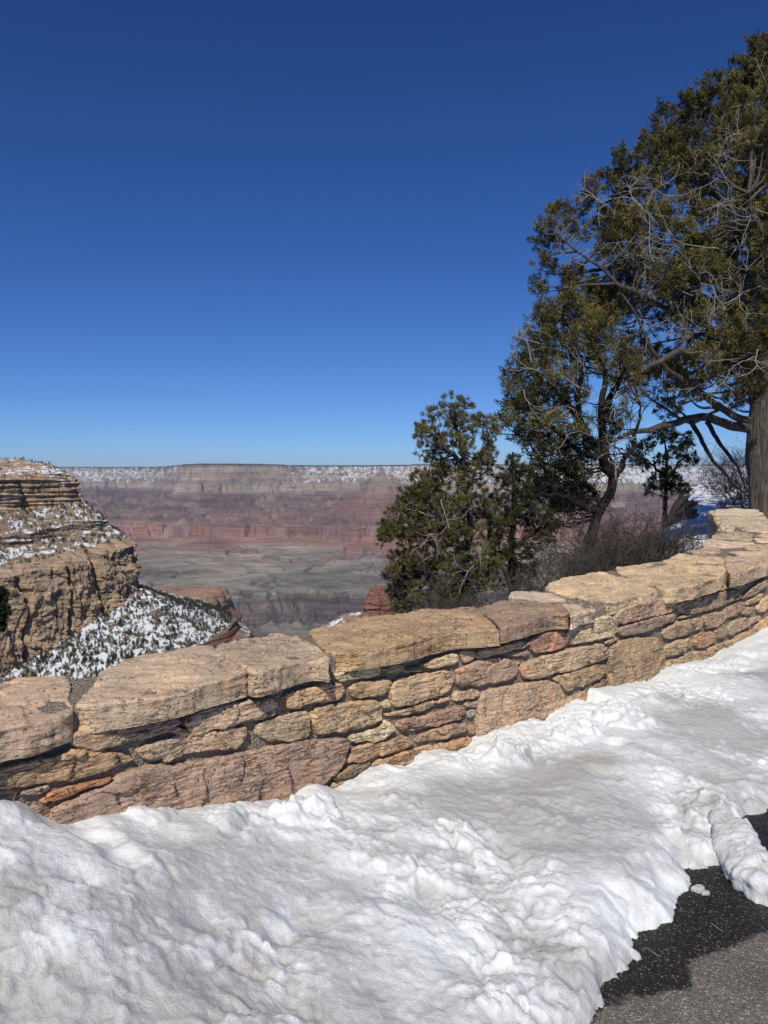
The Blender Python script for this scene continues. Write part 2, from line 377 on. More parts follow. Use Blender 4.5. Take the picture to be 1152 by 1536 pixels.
M_STONE = mat_stone(); M_MORTAR = mat_mortar(); M_SNOW = mat_snow(); M_ASPH = mat_asphalt(); M_CANYON = mat_canyon(); M_CLIFF = mat_cliff(); M_GROUND = mat_ground()
M_BARK = mat_bark('juniper_bark', (0.038, 0.032, 0.027), (0.17, 0.148, 0.125)); M_LIMB = mat_bark('limb_bark', (0.06, 0.052, 0.044), (0.23, 0.20, 0.17), 2.0)
M_DARKSHADEBARK = mat_bark('dark_shaded_bark', (0.012, 0.010, 0.009), (0.05, 0.042, 0.036))  # dark bark: shade on the middle juniper's trunk is put into the colour
M_DEAD = mat_bark('dead_wood', (0.30, 0.265, 0.23), (0.74, 0.68, 0.61), 3.0)
M_TWIG = mat_bark('shrub_twig', (0.075, 0.064, 0.056), (0.205, 0.178, 0.155), 3.0)
M_JUN = mat_leaf('juniper_leaf', (0.014, 0.015, 0.007), (0.165, 0.146, 0.046))  # dark and bright ends imitate crown shade and sunlit leaves, here and for pinyon
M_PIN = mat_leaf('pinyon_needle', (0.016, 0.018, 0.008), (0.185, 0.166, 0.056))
M_DARKLEAF = mat_leaf('dark_needle', (0.020, 0.024, 0.012), (0.075, 0.080, 0.034), 0.15)
M_FAR = mat_leaf('slope_leaf', (0.022, 0.026, 0.018), (0.060, 0.062, 0.038), 0.05)

# ------------------------------------------------------------------ canyon terrain (polar sheet about the viewpoint, true distances)
def build_canyon():
    az = np.radians(np.linspace(-40, 40, 900)); rr = np.concatenate([np.linspace(2600, 5000, 60, endpoint=False), np.linspace(5000, 14800, 760, endpoint=False), np.linspace(14800, 21500, 60)])
    A, R = np.meshgrid(az, rr); X = R * np.sin(A); Y = R * np.cos(A); pxc = 576 + FPX * np.tan(A)
    km = 1e-3; P = p3(X * km, Y * km, 0.0)
    warp = fbm(P * 0.5 + 5.1, 3); P2 = P + p3(warp * 0.6, fbm(P * 0.5 + 31.7, 3) * 0.6, 0.0)
    n_big = fbm(P2 * 0.42 + 2.3, 2); n_mid = fbm(P2 * 1.05 + 9.1, 3, kind='ridge'); n_sm = fbm(P * 3.4 + 4.4, 4, 0.55, kind='ridge'); n_xs = fbm(P * 11 + 1.7, 3, 0.55)
    w = ss(6.0, 8.5, Y * km)
    D = Y * km
    # features of this view: a far bay on the left, a promontory, a bay right of it
    D = D - 3.3 * ss(10.5, 13.5, D) * ss(300, 215, pxc) + 0.55 * ss(9.5, 12, D) * np.exp(-((pxc - 350) / 85.0) ** 2) - 0.9 * ss(11.0, 13, D) * np.exp(-((pxc - 500) / 70.0) ** 2)
    D = D + 0.3 * np.exp(-((pxc - 640) / 60.0) ** 2) * ss(10, 12, D)
    q = D + w * (0.95 * n_big + 0.95 * (n_mid - 0.15) + 0.48 * (n_sm - 0.1) + 0.15 * n_xs)
    qg = Y * km + 0.25 * n_big + 0.16 * (n_mid - 0.2) + 0.14 * (n_sm - 0.1) + 0.06 * n_xs       # gorge region
    qg = qg + 0.5 * ss(420, 300, pxc) * 0.6
    q = np.where(w > 0, q * w + qg * (1 - w), qg)
    # a pyramid temple right of centre and its ridge
    cx, cy = at(572, 722, 10400.0)[:2] * km
    dx = X * km - cx; dy = Y * km - cy
    rr_ = np.hypot(dx * 0.95, dy * 0.75) * (1 + 0.22 * n_sm + 0.10 * n_xs + 0.18 * n_mid)
    q = np.maximum(q, np.where(rr_ < 0.16, 13.42 - 1.5 * rr_, 13.2 - 2.45 * (rr_ - 0.16)))
    q = np.minimum(q, 14.9)
    kq = [2.0, 4.75, 4.85, 5.15, 5.45, 5.7, 6.05, 6.22, 6.30, 6.9, 9.8, 10.55, 10.6, 10.68, 11.1, 11.14, 11.5, 11.53, 11.85, 11.88, 12.2, 12.23, 12.75, 12.82, 13.05, 13.08, 13.3, 13.34, 13.6, 13.65, 14.0, 40]
    kz = [-950, -955, -985, -1130, -1285, -1285, -1090, -1010, -955, -940, -850, -780, -720, -640, -585, -545, -510, -470, -430, -395, -355, -320, -250, -135, -85, -45, 0, 45, 95, 150, 212, 245]
    z = np.interp(q, kq, kz)
    # gullies: relief that deepens on slopes
    rel = fbm(P * 5.5 + 8.0, 5, 0.55, kind='ridge')
    slope_w = ss(-1290, -1150, z) * ss(-945, -1010, z) * 2.0 + ss(-900, -780, z) * 0.9 + 0.03
    z = z + (rel - 0.25) * 62 * slope_w * (1 - ss(150, 205, z)) + 10 * fbm(P * 16, 3)* (1 - ss(150, 205, z))
    # the grey platform: low swells and incised washes
    ton = ss(-985, -950, z) * ss(-770, -860, z)
    sw = fbm(P2 * 0.75 + 77, 4, 0.36, kind='ridge'); z = z + ton * ((sw - 0.15) * 200 * (0.4 + 0.6 * ss(6.5, 9.5, Y * km)))
    wash = fbm(P2 * 1.15 + 41, 3, 0.5); wv = np.exp(-(wash / 0.020) ** 2) * ss(9.8, 8.8, Y * km); wv2 = np.exp(-(fbm(P2 * 2.6 + 13, 2) / 0.035) ** 2)
    inc = ton * np.clip(wv + 0.15 * wv2 * ss(6.2, 7.2, Y * km), 0, 1) * ss(11.0, 9.0, Y * km)
    z = z - 45 * inc
    # red mesa in front of the temple
    mx, my = at(585, 822, 8300.0)[:2] * km
    mr = np.hypot((X * km - mx) * 0.62, (Y * km - my) * 1.05) * (1 + 0.30 * n_sm + 0.2 * n_xs + 0.25 * n_mid)
    mz = np.interp(mr, [0, 0.36, 0.385, 0.75, 1.05, 3], [-742, -752, -825, -915, -985, -1500]) + 30 * (rel - 0.2)
    red = ss(-25, 5, mz - z) * ss(1.0, 0.7, mr); z = np.maximum(z, mz)
    red = np.maximum(red * 0.6, 0.75 * ss(1.0, 0.8, rr_) * ss(-85, -125, z + 15 * n_xs) * ss(-800, -770, z))
    me = make_mesh('canyon', np.stack([X, Y, z], -1).reshape(-1, 3), [grid_faces(len(rr), len(az))])
    snow = ss(-150, -60, z + 55 * n_xs) * (0.25 + 0.22 * ss(420, 470, pxc) * ss(10.8, 11.5, Y * km) + 0.22 * ss(300, 250, pxc)) + 0.25 * ss(-260, -150, z) * ss(640, 900, pxc) - 0.10 * ss(640, 800, pxc)
    snow = snow - 0.10 * np.exp(-((pxc - 355) / 80.0) ** 2)
    attr(me, 'snow', np.clip(snow, 0, 1)); attr(me, 'red', red); attr(me, 'incise', inc)
    attr(me, 'forest', ss(172, 196, z + 8 * n_xs))
    o = link('canyon', me, M_CANYON); tag(o, kind='structure'); return o
build_canyon()

# ------------------------------------------------------------------ the near cliff on the left with its talus spur
def cliff_contour(n):
    pts = [(-1000, 300), (-700, 460), (-520, 585), (-430, 652), (-352, 714), (-318, 742), (-286, 776), (-262, 796), (-257, 812), (-268, 832), (-300, 872), (-350, 940), (-420, 1030)]
    return cr_spline(pts, n)

CLIFF = {}
def build_cliff():
    nt = 1100; c = cliff_contour(4000)
    L = np.concatenate([[0], np.cumsum(np.linalg.norm(np.diff(c, axis=0), axis=1))])
    dens = 0.25 + np.exp(-((np.linspace(0, 1, 4000) - L[np.argmin(np.hypot(c[:, 0] + 300, c[:, 1] - 770))] / L[-1]) / 0.16) ** 2) * 2.2
    cum = np.cumsum(dens); tt = np.interp(np.linspace(cum[0], cum[-1], nt), cum, np.arange(4000))
    cx = np.interp(tt, np.arange(4000), c[:, 0]); cy = np.interp(tt, np.arange(4000), c[:, 1]); s = np.interp(tt, np.arange(4000), L)
    i_n = np.argmin(np.hypot(cx + 257, cy - 812)); sn = s[i_n]
    # smoothed outward normal
    k = 220; ker = np.ones(k) / k
    tx = np.gradient(cx); ty = np.gradient(cy); tl = np.hypot(tx, ty); tx /= tl; ty /= tl
    pad = lambda a: np.convolve(np.pad(a, (k // 2, k // 2 - 1), 'edge'), ker, 'valid')
    tx = pad(tx); ty = pad(ty); tl = np.hypot(tx, ty); nx = ty / tl; ny = -tx / tl
    left = np.clip((sn - s) / 110.0, 0, 1.6)                     # 0 at the nose, 1 at the frame's left edge
    back = np.clip((s - sn) / 120.0, 0, 1)
    # rows: (offset outward, z) as functions of left/back
    rows = []
    def row(off, z, n): rows.append((off, z, n))
    o = np.ones(nt)
    row(-420 * o, 23 * o, 6); row(-190 * o, 21.5 * o, 16); row(-131 * o, 14 * o, 24); row(-112 * o, 6 * o, 24); row(-92 * o, -3 + 3 * left, 60); row(-84 * o, -26 - 6 * left, 40)
    row(-50 * o, -44 - 14 * left, 18); row(-46 * o, -50 - 18 * left, 40); row(-2 * o, -69 - 19 * left, 110); row(3 * o, -117 - 50 * left - 6 * back, 44)
    row(36 * o, -117 - 50 * left - 6 * back - 13.5, 60); row(100 * o, -117 - 50 * left - 35 - 5 * left, 12)
    row(103 * o, -117 - 50 * left - 46 - 10 * left, 30); row(116 * o, -117 - 50 * left - 50 - 10 * left, 14); row(119 * o, -117 - 50 * left - 64 - 10 * left, 34); row(240 * o, -117 - 50 * left - 160 - 20 * left, 16); row(330 * o, -420 - 40 * left, 0)
    OFF, Z, ZONE = [], [], []
    for j in range(len(rows) - 1):
        for t in np.linspace(0, 1, rows[j][2], endpoint=False):
            OFF.append(rows[j][0] * (1 - t) + rows[j + 1][0] * t); Z.append(rows[j][1] * (1 - t) + rows[j + 1][1] * t); ZONE.append(j + t)
    OFF = np.array(OFF); Z = np.array(Z); ZONE = np.array(ZONE)[:, None] * np.ones(nt)[None]
    S = np.broadcast_to(s, OFF.shape)
    # buttresses and clefts; narrower higher up
    Sw = S + 14 * fbm(p3(S / 40.0, Z / 45.0, 2.2), 3); but = 10 * fbm(p3(Sw / 66.0, Z / 160.0, 7.7), 3) + 5.0 * fbm(p3(Sw / 24.0, Z / 60.0, 1.1), 3) + 2.2 * np.floor(3 * fbm(p3(Sw / 15.0, Z / 22.0, 4.1), 3))
    cleft = -19 * np.exp(-(perlin(p3(Sw / 34.0 + 4, Z / 300.0, 3.3)) / 0.07) ** 2) - 2.5 * np.exp(-(perlin(p3(Sw / 15.0, Z / 70.0, 9.3)) / 0.06) ** 2)
    tall = ss(7.6, 8.1, ZONE) * ss(9.3, 8.95, ZONE)
    upper = ss(2.2, 2.8, ZONE) * ss(5.4, 5.0, ZONE)
    mid = ss(5.9, 6.1, ZONE) * ss(7.6, 7.2, ZONE)
    amp = np.clip(0.35 + tall * 0.8 + upper * 0.3 + mid * 0.2, 0, 1.2) * ss(11.0, 9.2, ZONE)
    OFF = OFF + but * amp * 1.15 + cleft * (tall + 0.35 * upper)
    blkn = fbm(p3(Sw / 7.0, 3.0, Z / 10.0), 3); OFF = OFF + tall * (1.5 * np.floor(4 * blkn) - 2.2 * np.exp(-(perlin(p3(Sw / 7.5, Z / 45.0, 19.3)) / 0.05) ** 2)) * 0.75
    led = fbm(p3(S / 55.0, 2.0, Z / 3.1), 3); led2 = fbm(p3(S / 14.0, 5.0, Z / 6.5), 4)
    OFF = OFF + led * (6.5 * upper + 1.3 * tall + 2.5 * mid) + led2 * 2.6 * (tall + upper)
    fr = Z / 5.5 + 0.5 * fbm(p3(S / 40.0, 1.0, Z / 9.0), 2); OFF = OFF + (5.5 * ss(1.6, 2.4, ZONE) * ss(5.0, 4.6, ZONE) + 4.6 * ss(5.1, 5.4, ZONE) * ss(7.9, 7.6, ZONE)) * ((fr - np.floor(fr)) - 0.5)
    tal = ss(8.97, 9.08, ZONE)
    Z = Z + tal * 5 * fbm(p3(S / 30.0, OFF / 30.0, 0.0), 4) + (1 - tal) * (1 - tall) * (1 - upper) * 2.2 * fbm(p3(S / 12.0, OFF / 12.0, 3.0), 3)
    redl = ss(10.97, 11.03, ZONE) * (1 - 0.55 * ss(12.0, 12.1, ZONE) * ss(12.95, 12.9, ZONE))
    OFF = OFF + redl * (3 * fbm(p3(S / 16.0, 8.0, Z / 30.0), 4) + 2.2 * fbm(p3(S / 30.0, 2.0, Z / 2.6), 3))
    X = cx[None] + np.where(OFF < 0, 0.885 * OFF, nx[None] * OFF); Y = cy[None] + np.where(OFF < 0, -0.47 * OFF, ny[None] * OFF)
    CLIFF.update(NX=nx, NY=ny); nr = len(Z)
    me = make_mesh('cliff', np.stack([X, Y, Z], -1).reshape(-1, 3), [grid_faces(nr, nt)[:, ::-1]])
    snow = 0.16 + 0.29 * ss(5.0, 5.4, ZONE) * ss(7.7, 7.5, ZONE) + 0.42 * tal * ss(11.0, 10.9, ZONE) + 0.3 * ss(12.0, 12.1, ZONE) * ss(13.0, 12.9, ZONE) + 0.22 * ss(3.9, 3.0, ZONE) + 0.16 * upper
    attr(me, 'snow', snow); attr(me, 'red', redl * 0.95); attr(me, 'soil', np.clip(tal * (1 - redl) + 0.6 * ss(5.0, 5.3, ZONE) * ss(7.7, 7.5, ZONE), 0, 1))
    tag(link('cliff', me, M_CLIFF), kind='structure')
    CLIFF.update(X=X, Y=Y, Z=Z, ZONE=ZONE)
build_cliff()

def leaf_blob(n, r, h, seed):
    """small ragged conifer: many leaf faces filling a cone-ish crown; local mesh, base at z=0"""
    g = np.random.default_rng(seed); t = g.random(n) ** 0.8; th = g.random(n) * 6.283
    rad = r * (1 - t) ** 0.65 * (0.45 + 0.6 * g.random(n)) * (1 + 0.25 * np.sin(th * 3 + seed)); C = np.stack([rad * np.cos(th), rad * np.sin(th), h * (0.06 + 0.94 * t)], 1)
    V, F = leaf_quads(C, g, 0.34 * r + 0.14, 0.6); return V, F

def leaf_quads(C, g, ln, asp, up=0.5, outd=None):
    """one diamond leaf per point of C"""
    n = len(C); d = g.normal(size=(n, 3)); d[:, 2] += up
    if outd is not None: d = d * 0.55 + outd
    d /= np.linalg.norm(d, axis=1)[:, None] + 1e-9
    b = np.cross(d, g.normal(size=(n, 3))); b /= np.linalg.norm(b, axis=1)[:, None] + 1e-9
    L = (ln * (0.6 + 0.8 * g.random(n)))[:, None]; W = L * asp
    V = np.stack([C, C + d * L * 0.5 + b * W * 0.5, C + d * L, C + d * L * 0.5 - b * W * 0.5], 1).reshape(-1, 3)
    return V, np.arange(4 * n).reshape(n, 4)

def build_slope_trees():
    g = np.random.default_rng(21); X, Y, Z, ZN = (CLIFF[k] for k in ('X', 'Y', 'Z', 'ZONE')); px = 576 + FPX * X / Y; py = 715 - FPX * (Z - 1.6) / Y
    nz_r, nz_c = Z.shape
    V, Fv, F, T = [], [], [], []
    cand = []
    dt = -(CLIFF['NX'][None] * X + CLIFF['NY'][None] * Y) / np.hypot(X, Y); ok = (px > -60) & (px < 420) & (py < 1050) & (dt > -0.3)
    for lo, hi, want in ((9.05, 10.95, 2700), (5.05, 7.7, 1200), (1.0, 4.0, 240), (0.6, 1.6, 40)):
        sel = np.argwhere(ok & (ZN > lo) & (ZN < hi))
        # weight by cell area (rows/cols are uneven)
        r, cidx = sel[:, 0], sel[:, 1]; r2 = np.clip(r + 1, 0, nz_r - 1); c2 = np.clip(cidx + 1, 0, nz_c - 1)
        e1 = np.hypot(X[r2, cidx] - X[r, cidx], Y[r2, cidx] - Y[r, cidx]); e2 = np.hypot(X[r, c2] - X[r, cidx], Y[r, c2] - Y[r, cidx])
        wgt = e1 * e2 * (0.6 + 0.6 * ss(-0.1, 0.35, fbm(p3(X[r, cidx] / 25.0, Y[r, cidx] / 25.0, 1.0), 2))); wgt /= wgt.sum()
        ids = g.choice(len(sel), min(want, len(sel) - 1), replace=False, p=wgt); cand += [tuple(sel[i]) + (lo,) for i in ids]
    meshes = []
    for v in range(5):
        V_, F_ = leaf_blob(110, 1.3 + 0.14 * v, 3.8 + 0.4 * v, v); me = make_mesh('slope_juniper', V_, [F_], False)
        attr(me, 'tint', np.repeat(g.random(len(F_)), 4)); me.materials.append(M_FAR); meshes.append(me)
    pts = []
    for r, c, lo in cand * 2:
        a, b = g.random(2); r2 = min(r + 1, nz_r - 1); c2 = min(c + 1, nz_c - 1)
        q = [float((M_[r, c] * (1 - a) + M_[r2, c] * a) * (1 - b) + (M_[r, c2] * (1 - a) + M_[r2, c2] * a) * b) for M_ in (X, Y, Z)]
        pts.append((*q, lo))
    vis = [p for p in pts if 0 <= 576 + FPX * p[0] / p[1] < 400 and p[3] > 9 and 715 - FPX * (p[2] - 1.6) / p[1] < 1000]
    vis.sort(key=lambda p: p[1]); near = vis[:290]; ns = set(near); rest = [p for p in pts if p not in ns]
    first = None
    for i, p in enumerate(near):
        sc = 0.5 + 0.65 * g.random()
        o = bpy.data.objects.new('slope_juniper', meshes[i % 5]) if first is None else first.copy()
        o.data = meshes[i % 5]; first = first or o
        COL.objects.link(o); o.location = (p[0], p[1], p[2] - 0.3); o.scale = (sc, sc, sc * (0.8 + 0.5 * g.random())); o.rotation_euler = (0, 0, g.random() * 6.28)
        tag(o, 'tiny dark green juniper dotting the snowy talus slope below the left cliff', 'tree', 'junipers on the snowy talus slope')
    base = 0
    for i, p in enumerate(rest):
        up = p[3] < 9; V_, F_ = leaf_blob(56, 1.45, 4.1, i % 9); sc = (0.45 if up else 0.5) + 0.6 * g.random(); a = g.random() * 6.28
        R = np.array([[math.cos(a), -math.sin(a), 0], [math.sin(a), math.cos(a), 0], [0, 0, 1]])
        V.append(V_ @ R.T * sc + np.array([p[0], p[1], p[2] - 0.3])); F.append(F_ + base); base += len(V_)
    me = make_mesh('distant_junipers', np.vstack(V), [np.vstack(F)], False); attr(me, 'tint', np.repeat(g.random(base // 4), 4))
    tag(link('distant_junipers', me, M_FAR), 'small dark junipers scattered over the cliff ledges and snowy talus', 'trees', kind='stuff')
build_slope_trees()

def rock_stack(name, c, prof, squash, seed, amp, bed, red, snow=0.1, nt=160, nr=130, top_tilt=0.0):
    """a rock mass turned from an (radius, z) profile with bedding and fluting"""
    th = np.linspace(0, 2 * math.pi, nt, endpoint=False); prof = np.asarray(prof, float); pr = resample(prof, nr)
    TH, R = np.meshgrid(th, pr[:, 0]); Z = np.broadcast_to(pr[:, 1][:, None], TH.shape).copy()
    f = p3(np.cos(TH) * 1.6 + seed, np.sin(TH) * 1.6, Z / amp * 0.04)
    rad = R * (1 + 0.28 * fbm(f, 3)) + np.minimum(R, amp * 3) / (amp * 3) * amp * (fbm(p3(np.cos(TH) * R / amp / 2.2, np.sin(TH) * R / amp / 2.2, Z / amp / 3 + seed), 4) + 0.75 * fbm(p3(np.cos(TH) * 0.8, np.sin(TH) * 0.8 + seed, Z / bed), 3))
    X = c[0] + rad * np.cos(TH) * squash; Y = c[1] + rad * np.sin(TH); Z = c[2] + Z + top_tilt * (X - c[0])
    me = make_mesh(name, np.stack([X, Y, Z], -1).reshape(-1, 3), [grid_faces(nr, nt, True)])
    attr(me, 'snow', np.full(Z.size, snow)); attr(me, 'red', np.broadcast_to(red(Z - c[2]), Z.shape)); attr(me, 'soil', np.zeros(Z.size))
    return link(name, me, M_CLIFF)

bp = at(262, 890, 2300.0)
o = rock_stack('butte', bp, [(2, 12), (60, 12), (120, 8), (150, 0), (162, -22), (168, -60), (185, -75), (192, -110), (230, -140), (260, -330), (300, -640)], 1.0, 3.0, 12, 9, lambda z: 0.35 + 0.5 * ss(-15, -60, z), 0.0, 200, 220, 0.03)
tag(o, kind='structure')
sp = at(567, 880, 520.0)
o = rock_stack('rock_spire', sp, [(0.3, 1), (3.2, 0.5), (5.0, -2), (6.5, -5), (7.0, -8), (8.5, -10), (9.5, -16), (10.5, -20), (12.5, -24), (16, -40)], 1.15, 8.0, 4.2, 3.4, lambda z: 0.9 + 0 * z, 0.0, 120, 130)
tag(o, 'red layered rock spire rising behind the wall, left of the pinyon', 'rock')
o = rock_stack('ridge', sp + np.array([-14, 22, -24]), [(0.5, 3), (10, 1), (22, -6), (40, -16), (70, -50), (140, -160)], 1.0, 5.0, 4, 6, lambda z: 0.3 + 0 * z, 0.47, 140, 100)
tag(o, kind='structure')

# ------------------------------------------------------------------ wall geometry in plan
def ztop(Y): return 0.75 + 0.20 * ss(4, 14, Y)
def on_top(px, py):
    z = np.full(np.shape(px), 0.8, float)
    for _ in range(12): P = on_z(px, py, z); z = ztop(P[..., 1])
    return P
_f = [(0, 1095), (110, 1066), (215, 1048), (370, 1012), (500, 986), (640, 957), (750, 940), (850, 924), (950, 900), (1040, 874), (1152, 846)]
_fp = [tuple(on_top(a, b)[:2]) for a, b in _f]
d0 = np.array(_fp[1]) - np.array(_fp[0]); d0 = np.array([0.74, 0.67])
FRONT = [tuple(np.array(_fp[0]) - d0 * 4.6), tuple(np.array(_fp[0]) - d0 * 2.3)] + _fp + [(4.35, 7.95), (5.15, 9.7), (5.85, 11.7), (7.15, 14.9)]
FC = cr_spline(FRONT, 1400); FC = np.stack([np.convolve(np.pad(FC[:, k], 40, 'reflect', reflect_type='odd'), np.ones(81) / 81, 'valid') for k in (0, 1)], 1)
FC = resample(FC, 1400)
FS = np.concatenate([[0], np.cumsum(np.linalg.norm(np.diff(FC, axis=0), axis=1))])
_t = np.gradient(FC, axis=0); _t /= np.linalg.norm(_t, axis=1)[:, None]; FN = np.stack([_t[:, 1], -_t[:, 0]], 1)
OVER = 0.018
def fpos(s, o=0.0):
    x = np.interp(s, FS, FC[:, 0]); y = np.interp(s, FS, FC[:, 1]); nx = np.interp(s, FS, FN[:, 0]); ny = np.interp(s, FS, FN[:, 1])
    l = np.hypot(nx, ny); return x + nx / l * o, y + ny / l * o
FACE = FC - FN * OVER
def on_face(px, py):                     # pixel -> (s, z) on the wall face
    d = ray(np.asarray(px, float), np.asarray(py, float)); out = []
    for dd in d.reshape(-1, 3):
        cr = FACE[:, 0] * dd[1] - FACE[:, 1] * dd[0]; sg = np.where((cr[:-1] * cr[1:] <= 0) & (FACE[:-1] @ dd[:2] > 0))[0]
        i = sg[0] if len(sg) else int(np.abs(cr).argmin()); i = min(i, len(FACE) - 2)
        f = cr[i] / (cr[i] - cr[i + 1] + 1e-12); f = min(max(f, 0), 1); p = FACE[i] * (1 - f) + FACE[i + 1] * f
        t = np.hypot(*p) / np.hypot(dd[0], dd[1]); out.append((FS[i] * (1 - f) + FS[i + 1] * f, EYE[2] + dd[2] * t))
    return np.array(out)
_b = [(0, 1024), (85, 1018), (150, 1007), (180, 995), (240, 981), (322, 970), (415, 952), (460, 948), (505, 940), (543, 926), (600, 921), (675, 912), (750, 905), (790, 893), (815, 884), (855, 868), (900, 857), (950, 847), (996, 840), (1029, 831), (1054, 816), (1069, 801), (1072, 785), (1062, 768)]
_bp = [tuple(on_top(a, b)[:2]) for a, b in _b]
BACK = [tuple(np.array(_bp[0]) - d0 * 4.6), tuple(np.array(_bp[0]) - d0 * 2.3)] + _bp
BC = cr_spline(BACK, 1400)

ZONES = {'A': (0, 980), 'B': (240, 940), 'C': (460, 900), 'D': (680, 860), 'E': (864, 750)}
def zpx(s):
    """'A 0,690 180,650 B 3,4' -> pixel list; four zoom pixels to one photo pixel"""
    out = []; z = None
    for w_ in s.split():
        if w_ in ZONES: z = ZONES[w_]
        else:
            a, b = w_.split(','); out.append((z[0] + float(a) / 4, z[1] + float(b) / 4))
    return np.array(out)

def chaikin(P, n=1):
    for _ in range(n):
        Q = np.roll(P, -1, 0); P = np.stack([0.8 * P + 0.2 * Q, 0.2 * P + 0.8 * Q], 1).reshape(-1, 2)
    return P

def poly_area(P): x, y = P[:, 0], P[:, 1]; return 0.5 * np.sum(x * np.roll(y, -1) - y * np.roll(x, -1))

def slab_mesh(poly, o0, o1, mapf, seed, res=0.009, rnd=0.022, rough=1.0, mode='face', edge=0.006):
    """rounded, eroded stone over a 2D outline: sides from o0 to o1 then a worn face; mapf(uv, o) -> xyz"""
    if poly_area(poly) < 0: poly = poly[::-1]
    P = chaikin(np.asarray(poly, float), 1); per = np.linalg.norm(P - np.roll(P, -1, 0), axis=1).sum(); M = int(max(40, per / res)); P = resample(P, M, True)
    T = np.roll(P, -1, 0) - np.roll(P, 1, 0); T /= np.linalg.norm(T, axis=1)[:, None] + 1e-9; N = np.stack([T[:, 1], -T[:, 0]], 1)
    k = 5; N = sum(np.roll(N, j, 0) for j in range(-k, k + 1)); N /= np.linalg.norm(N, axis=1)[:, None] + 1e-9
    q = p3(P[:, 0], P[:, 1], seed * 3.7); P = P + N * (edge * fbm(q * 26, 4) + 1.4 * edge * fbm(q * 7, 2))[:, None]
    A = abs(poly_area(P)); wid = 2 * A / per; rnd = min(rnd, wid * 0.55); c = P.mean(0)
    rings = []; ns = max(3, int((o1 - rnd - o0) / res))
    for t in np.linspace(0, 1, ns): rings.append((P, np.full(M, o0 + (o1 - rnd - o0) * t), N, 0.0))
    for a in np.linspace(0, math.pi / 2, 6)[1:]:
        rings.append((P - N * rnd * (1 - math.cos(a)), np.full(M, o1 - rnd + rnd * math.sin(a)), N * math.cos(a), math.sin(a)))
    Q = rings[-1][0]; nc = max(5, int(math.sqrt(A) * 0.62 / res))
    for t in np.linspace(0, 1, nc + 1)[1:-1]:
        tt = t ** 0.85; rings.append((Q * (1 - tt) + c * tt, np.full(M, o1), N * 0, 1.0))
    UV = np.stack([r[0] for r in rings]); O = np.stack([r[1] for r in rings]); NS = np.stack([r[2] for r in rings]); UPW = np.array([r[3] for r in rings])[:, None] * np.ones(M)
    X = p3(UV[..., 0], UV[..., 1], O + seed * 1.31)
    if mode == 'face':
        d = 0.013 * fbm(X * 8, 4) + 0.007 * fbm(X * np.array([10, 75, 30]), 3, 0.6) + 0.006 * fbm(X * np.array([22, 46, 40]), 4, 0.6) - 0.006 * ss(0.25, 0.5, fbm(X * 40, 3))
    else:
        st = fbm(X * np.array([2.6, 2.6, 3.0]), 4); lev = st * 5; lev = np.floor(lev) + ss(0.0, 0.16, lev - np.floor(lev))
        side = 1 - UPW
        d = UPW * (0.0085 * lev + 0.006 * fbm(X * 9, 4) + 0.0028 * fbm(X * np.array([60, 26, 40]), 4, 0.6)) + side * (0.016 * fbm(X * np.array([7, 7, 30]), 4) + 0.006 * fbm(X * np.array([30, 30, 60]), 3))
        d = d - 0.006 * ss(0.3, 0.5, fbm(X * 30, 3))
    f1, f2, rv, ox, oy = worley(UV[..., 0] + 0.02 * fbm(X * 9, 2), UV[..., 1] + 0.02 * fbm(X * 9 + 5, 2), 7.0 if mode == 'face' else 4.5, int(seed) % 200)
    d = d + (0.20 if mode == 'face' else 0.07) * UPW * (ox * (rv - 0.5) + oy * (rv * 7 % 1 - 0.5)) + 0.004 * UPW * (rv - 0.5)
    d = d * rough
    UV = UV + NS * d[..., None]; O = O + d * UPW
    # recess guard so the very centre stays smooth
    V = mapf(UV.reshape(-1, 2), O.ravel()); nr = len(rings)
    cen = mapf(c[None], np.array([O[-1].mean()])); V = np.vstack([V, cen]); last = (nr - 1) * M
    tri = np.stack([last + np.arange(M), last + (np.arange(M) + 1) % M, np.full(M, nr * M)], 1)
    return V, [grid_faces(nr, M, True), tri]

def face_map(UV, O):
    x, y = fpos(UV[:, 0], O - OVER); return np.stack([x, y, UV[:, 1]], 1)

wall = thing('stone_wall', 'low dry tan sandstone wall with thick capstones curving along the snowy canyon rim', 'wall', (*fpos(FS[-1] * 0.45), 0))
wall['kind'] = 'thing'
TAN = (0.40, 0.29, 0.18)
def stone_col(g, base): f = 0.86 + 0.28 * g.random(); return tuple(np.clip(np.array(base) * f * (1 + 0.012 * g.normal(size=3)) * np.array([1.285, 1.265, 1.32]), 0.02, 0.9)) + (1.0,)

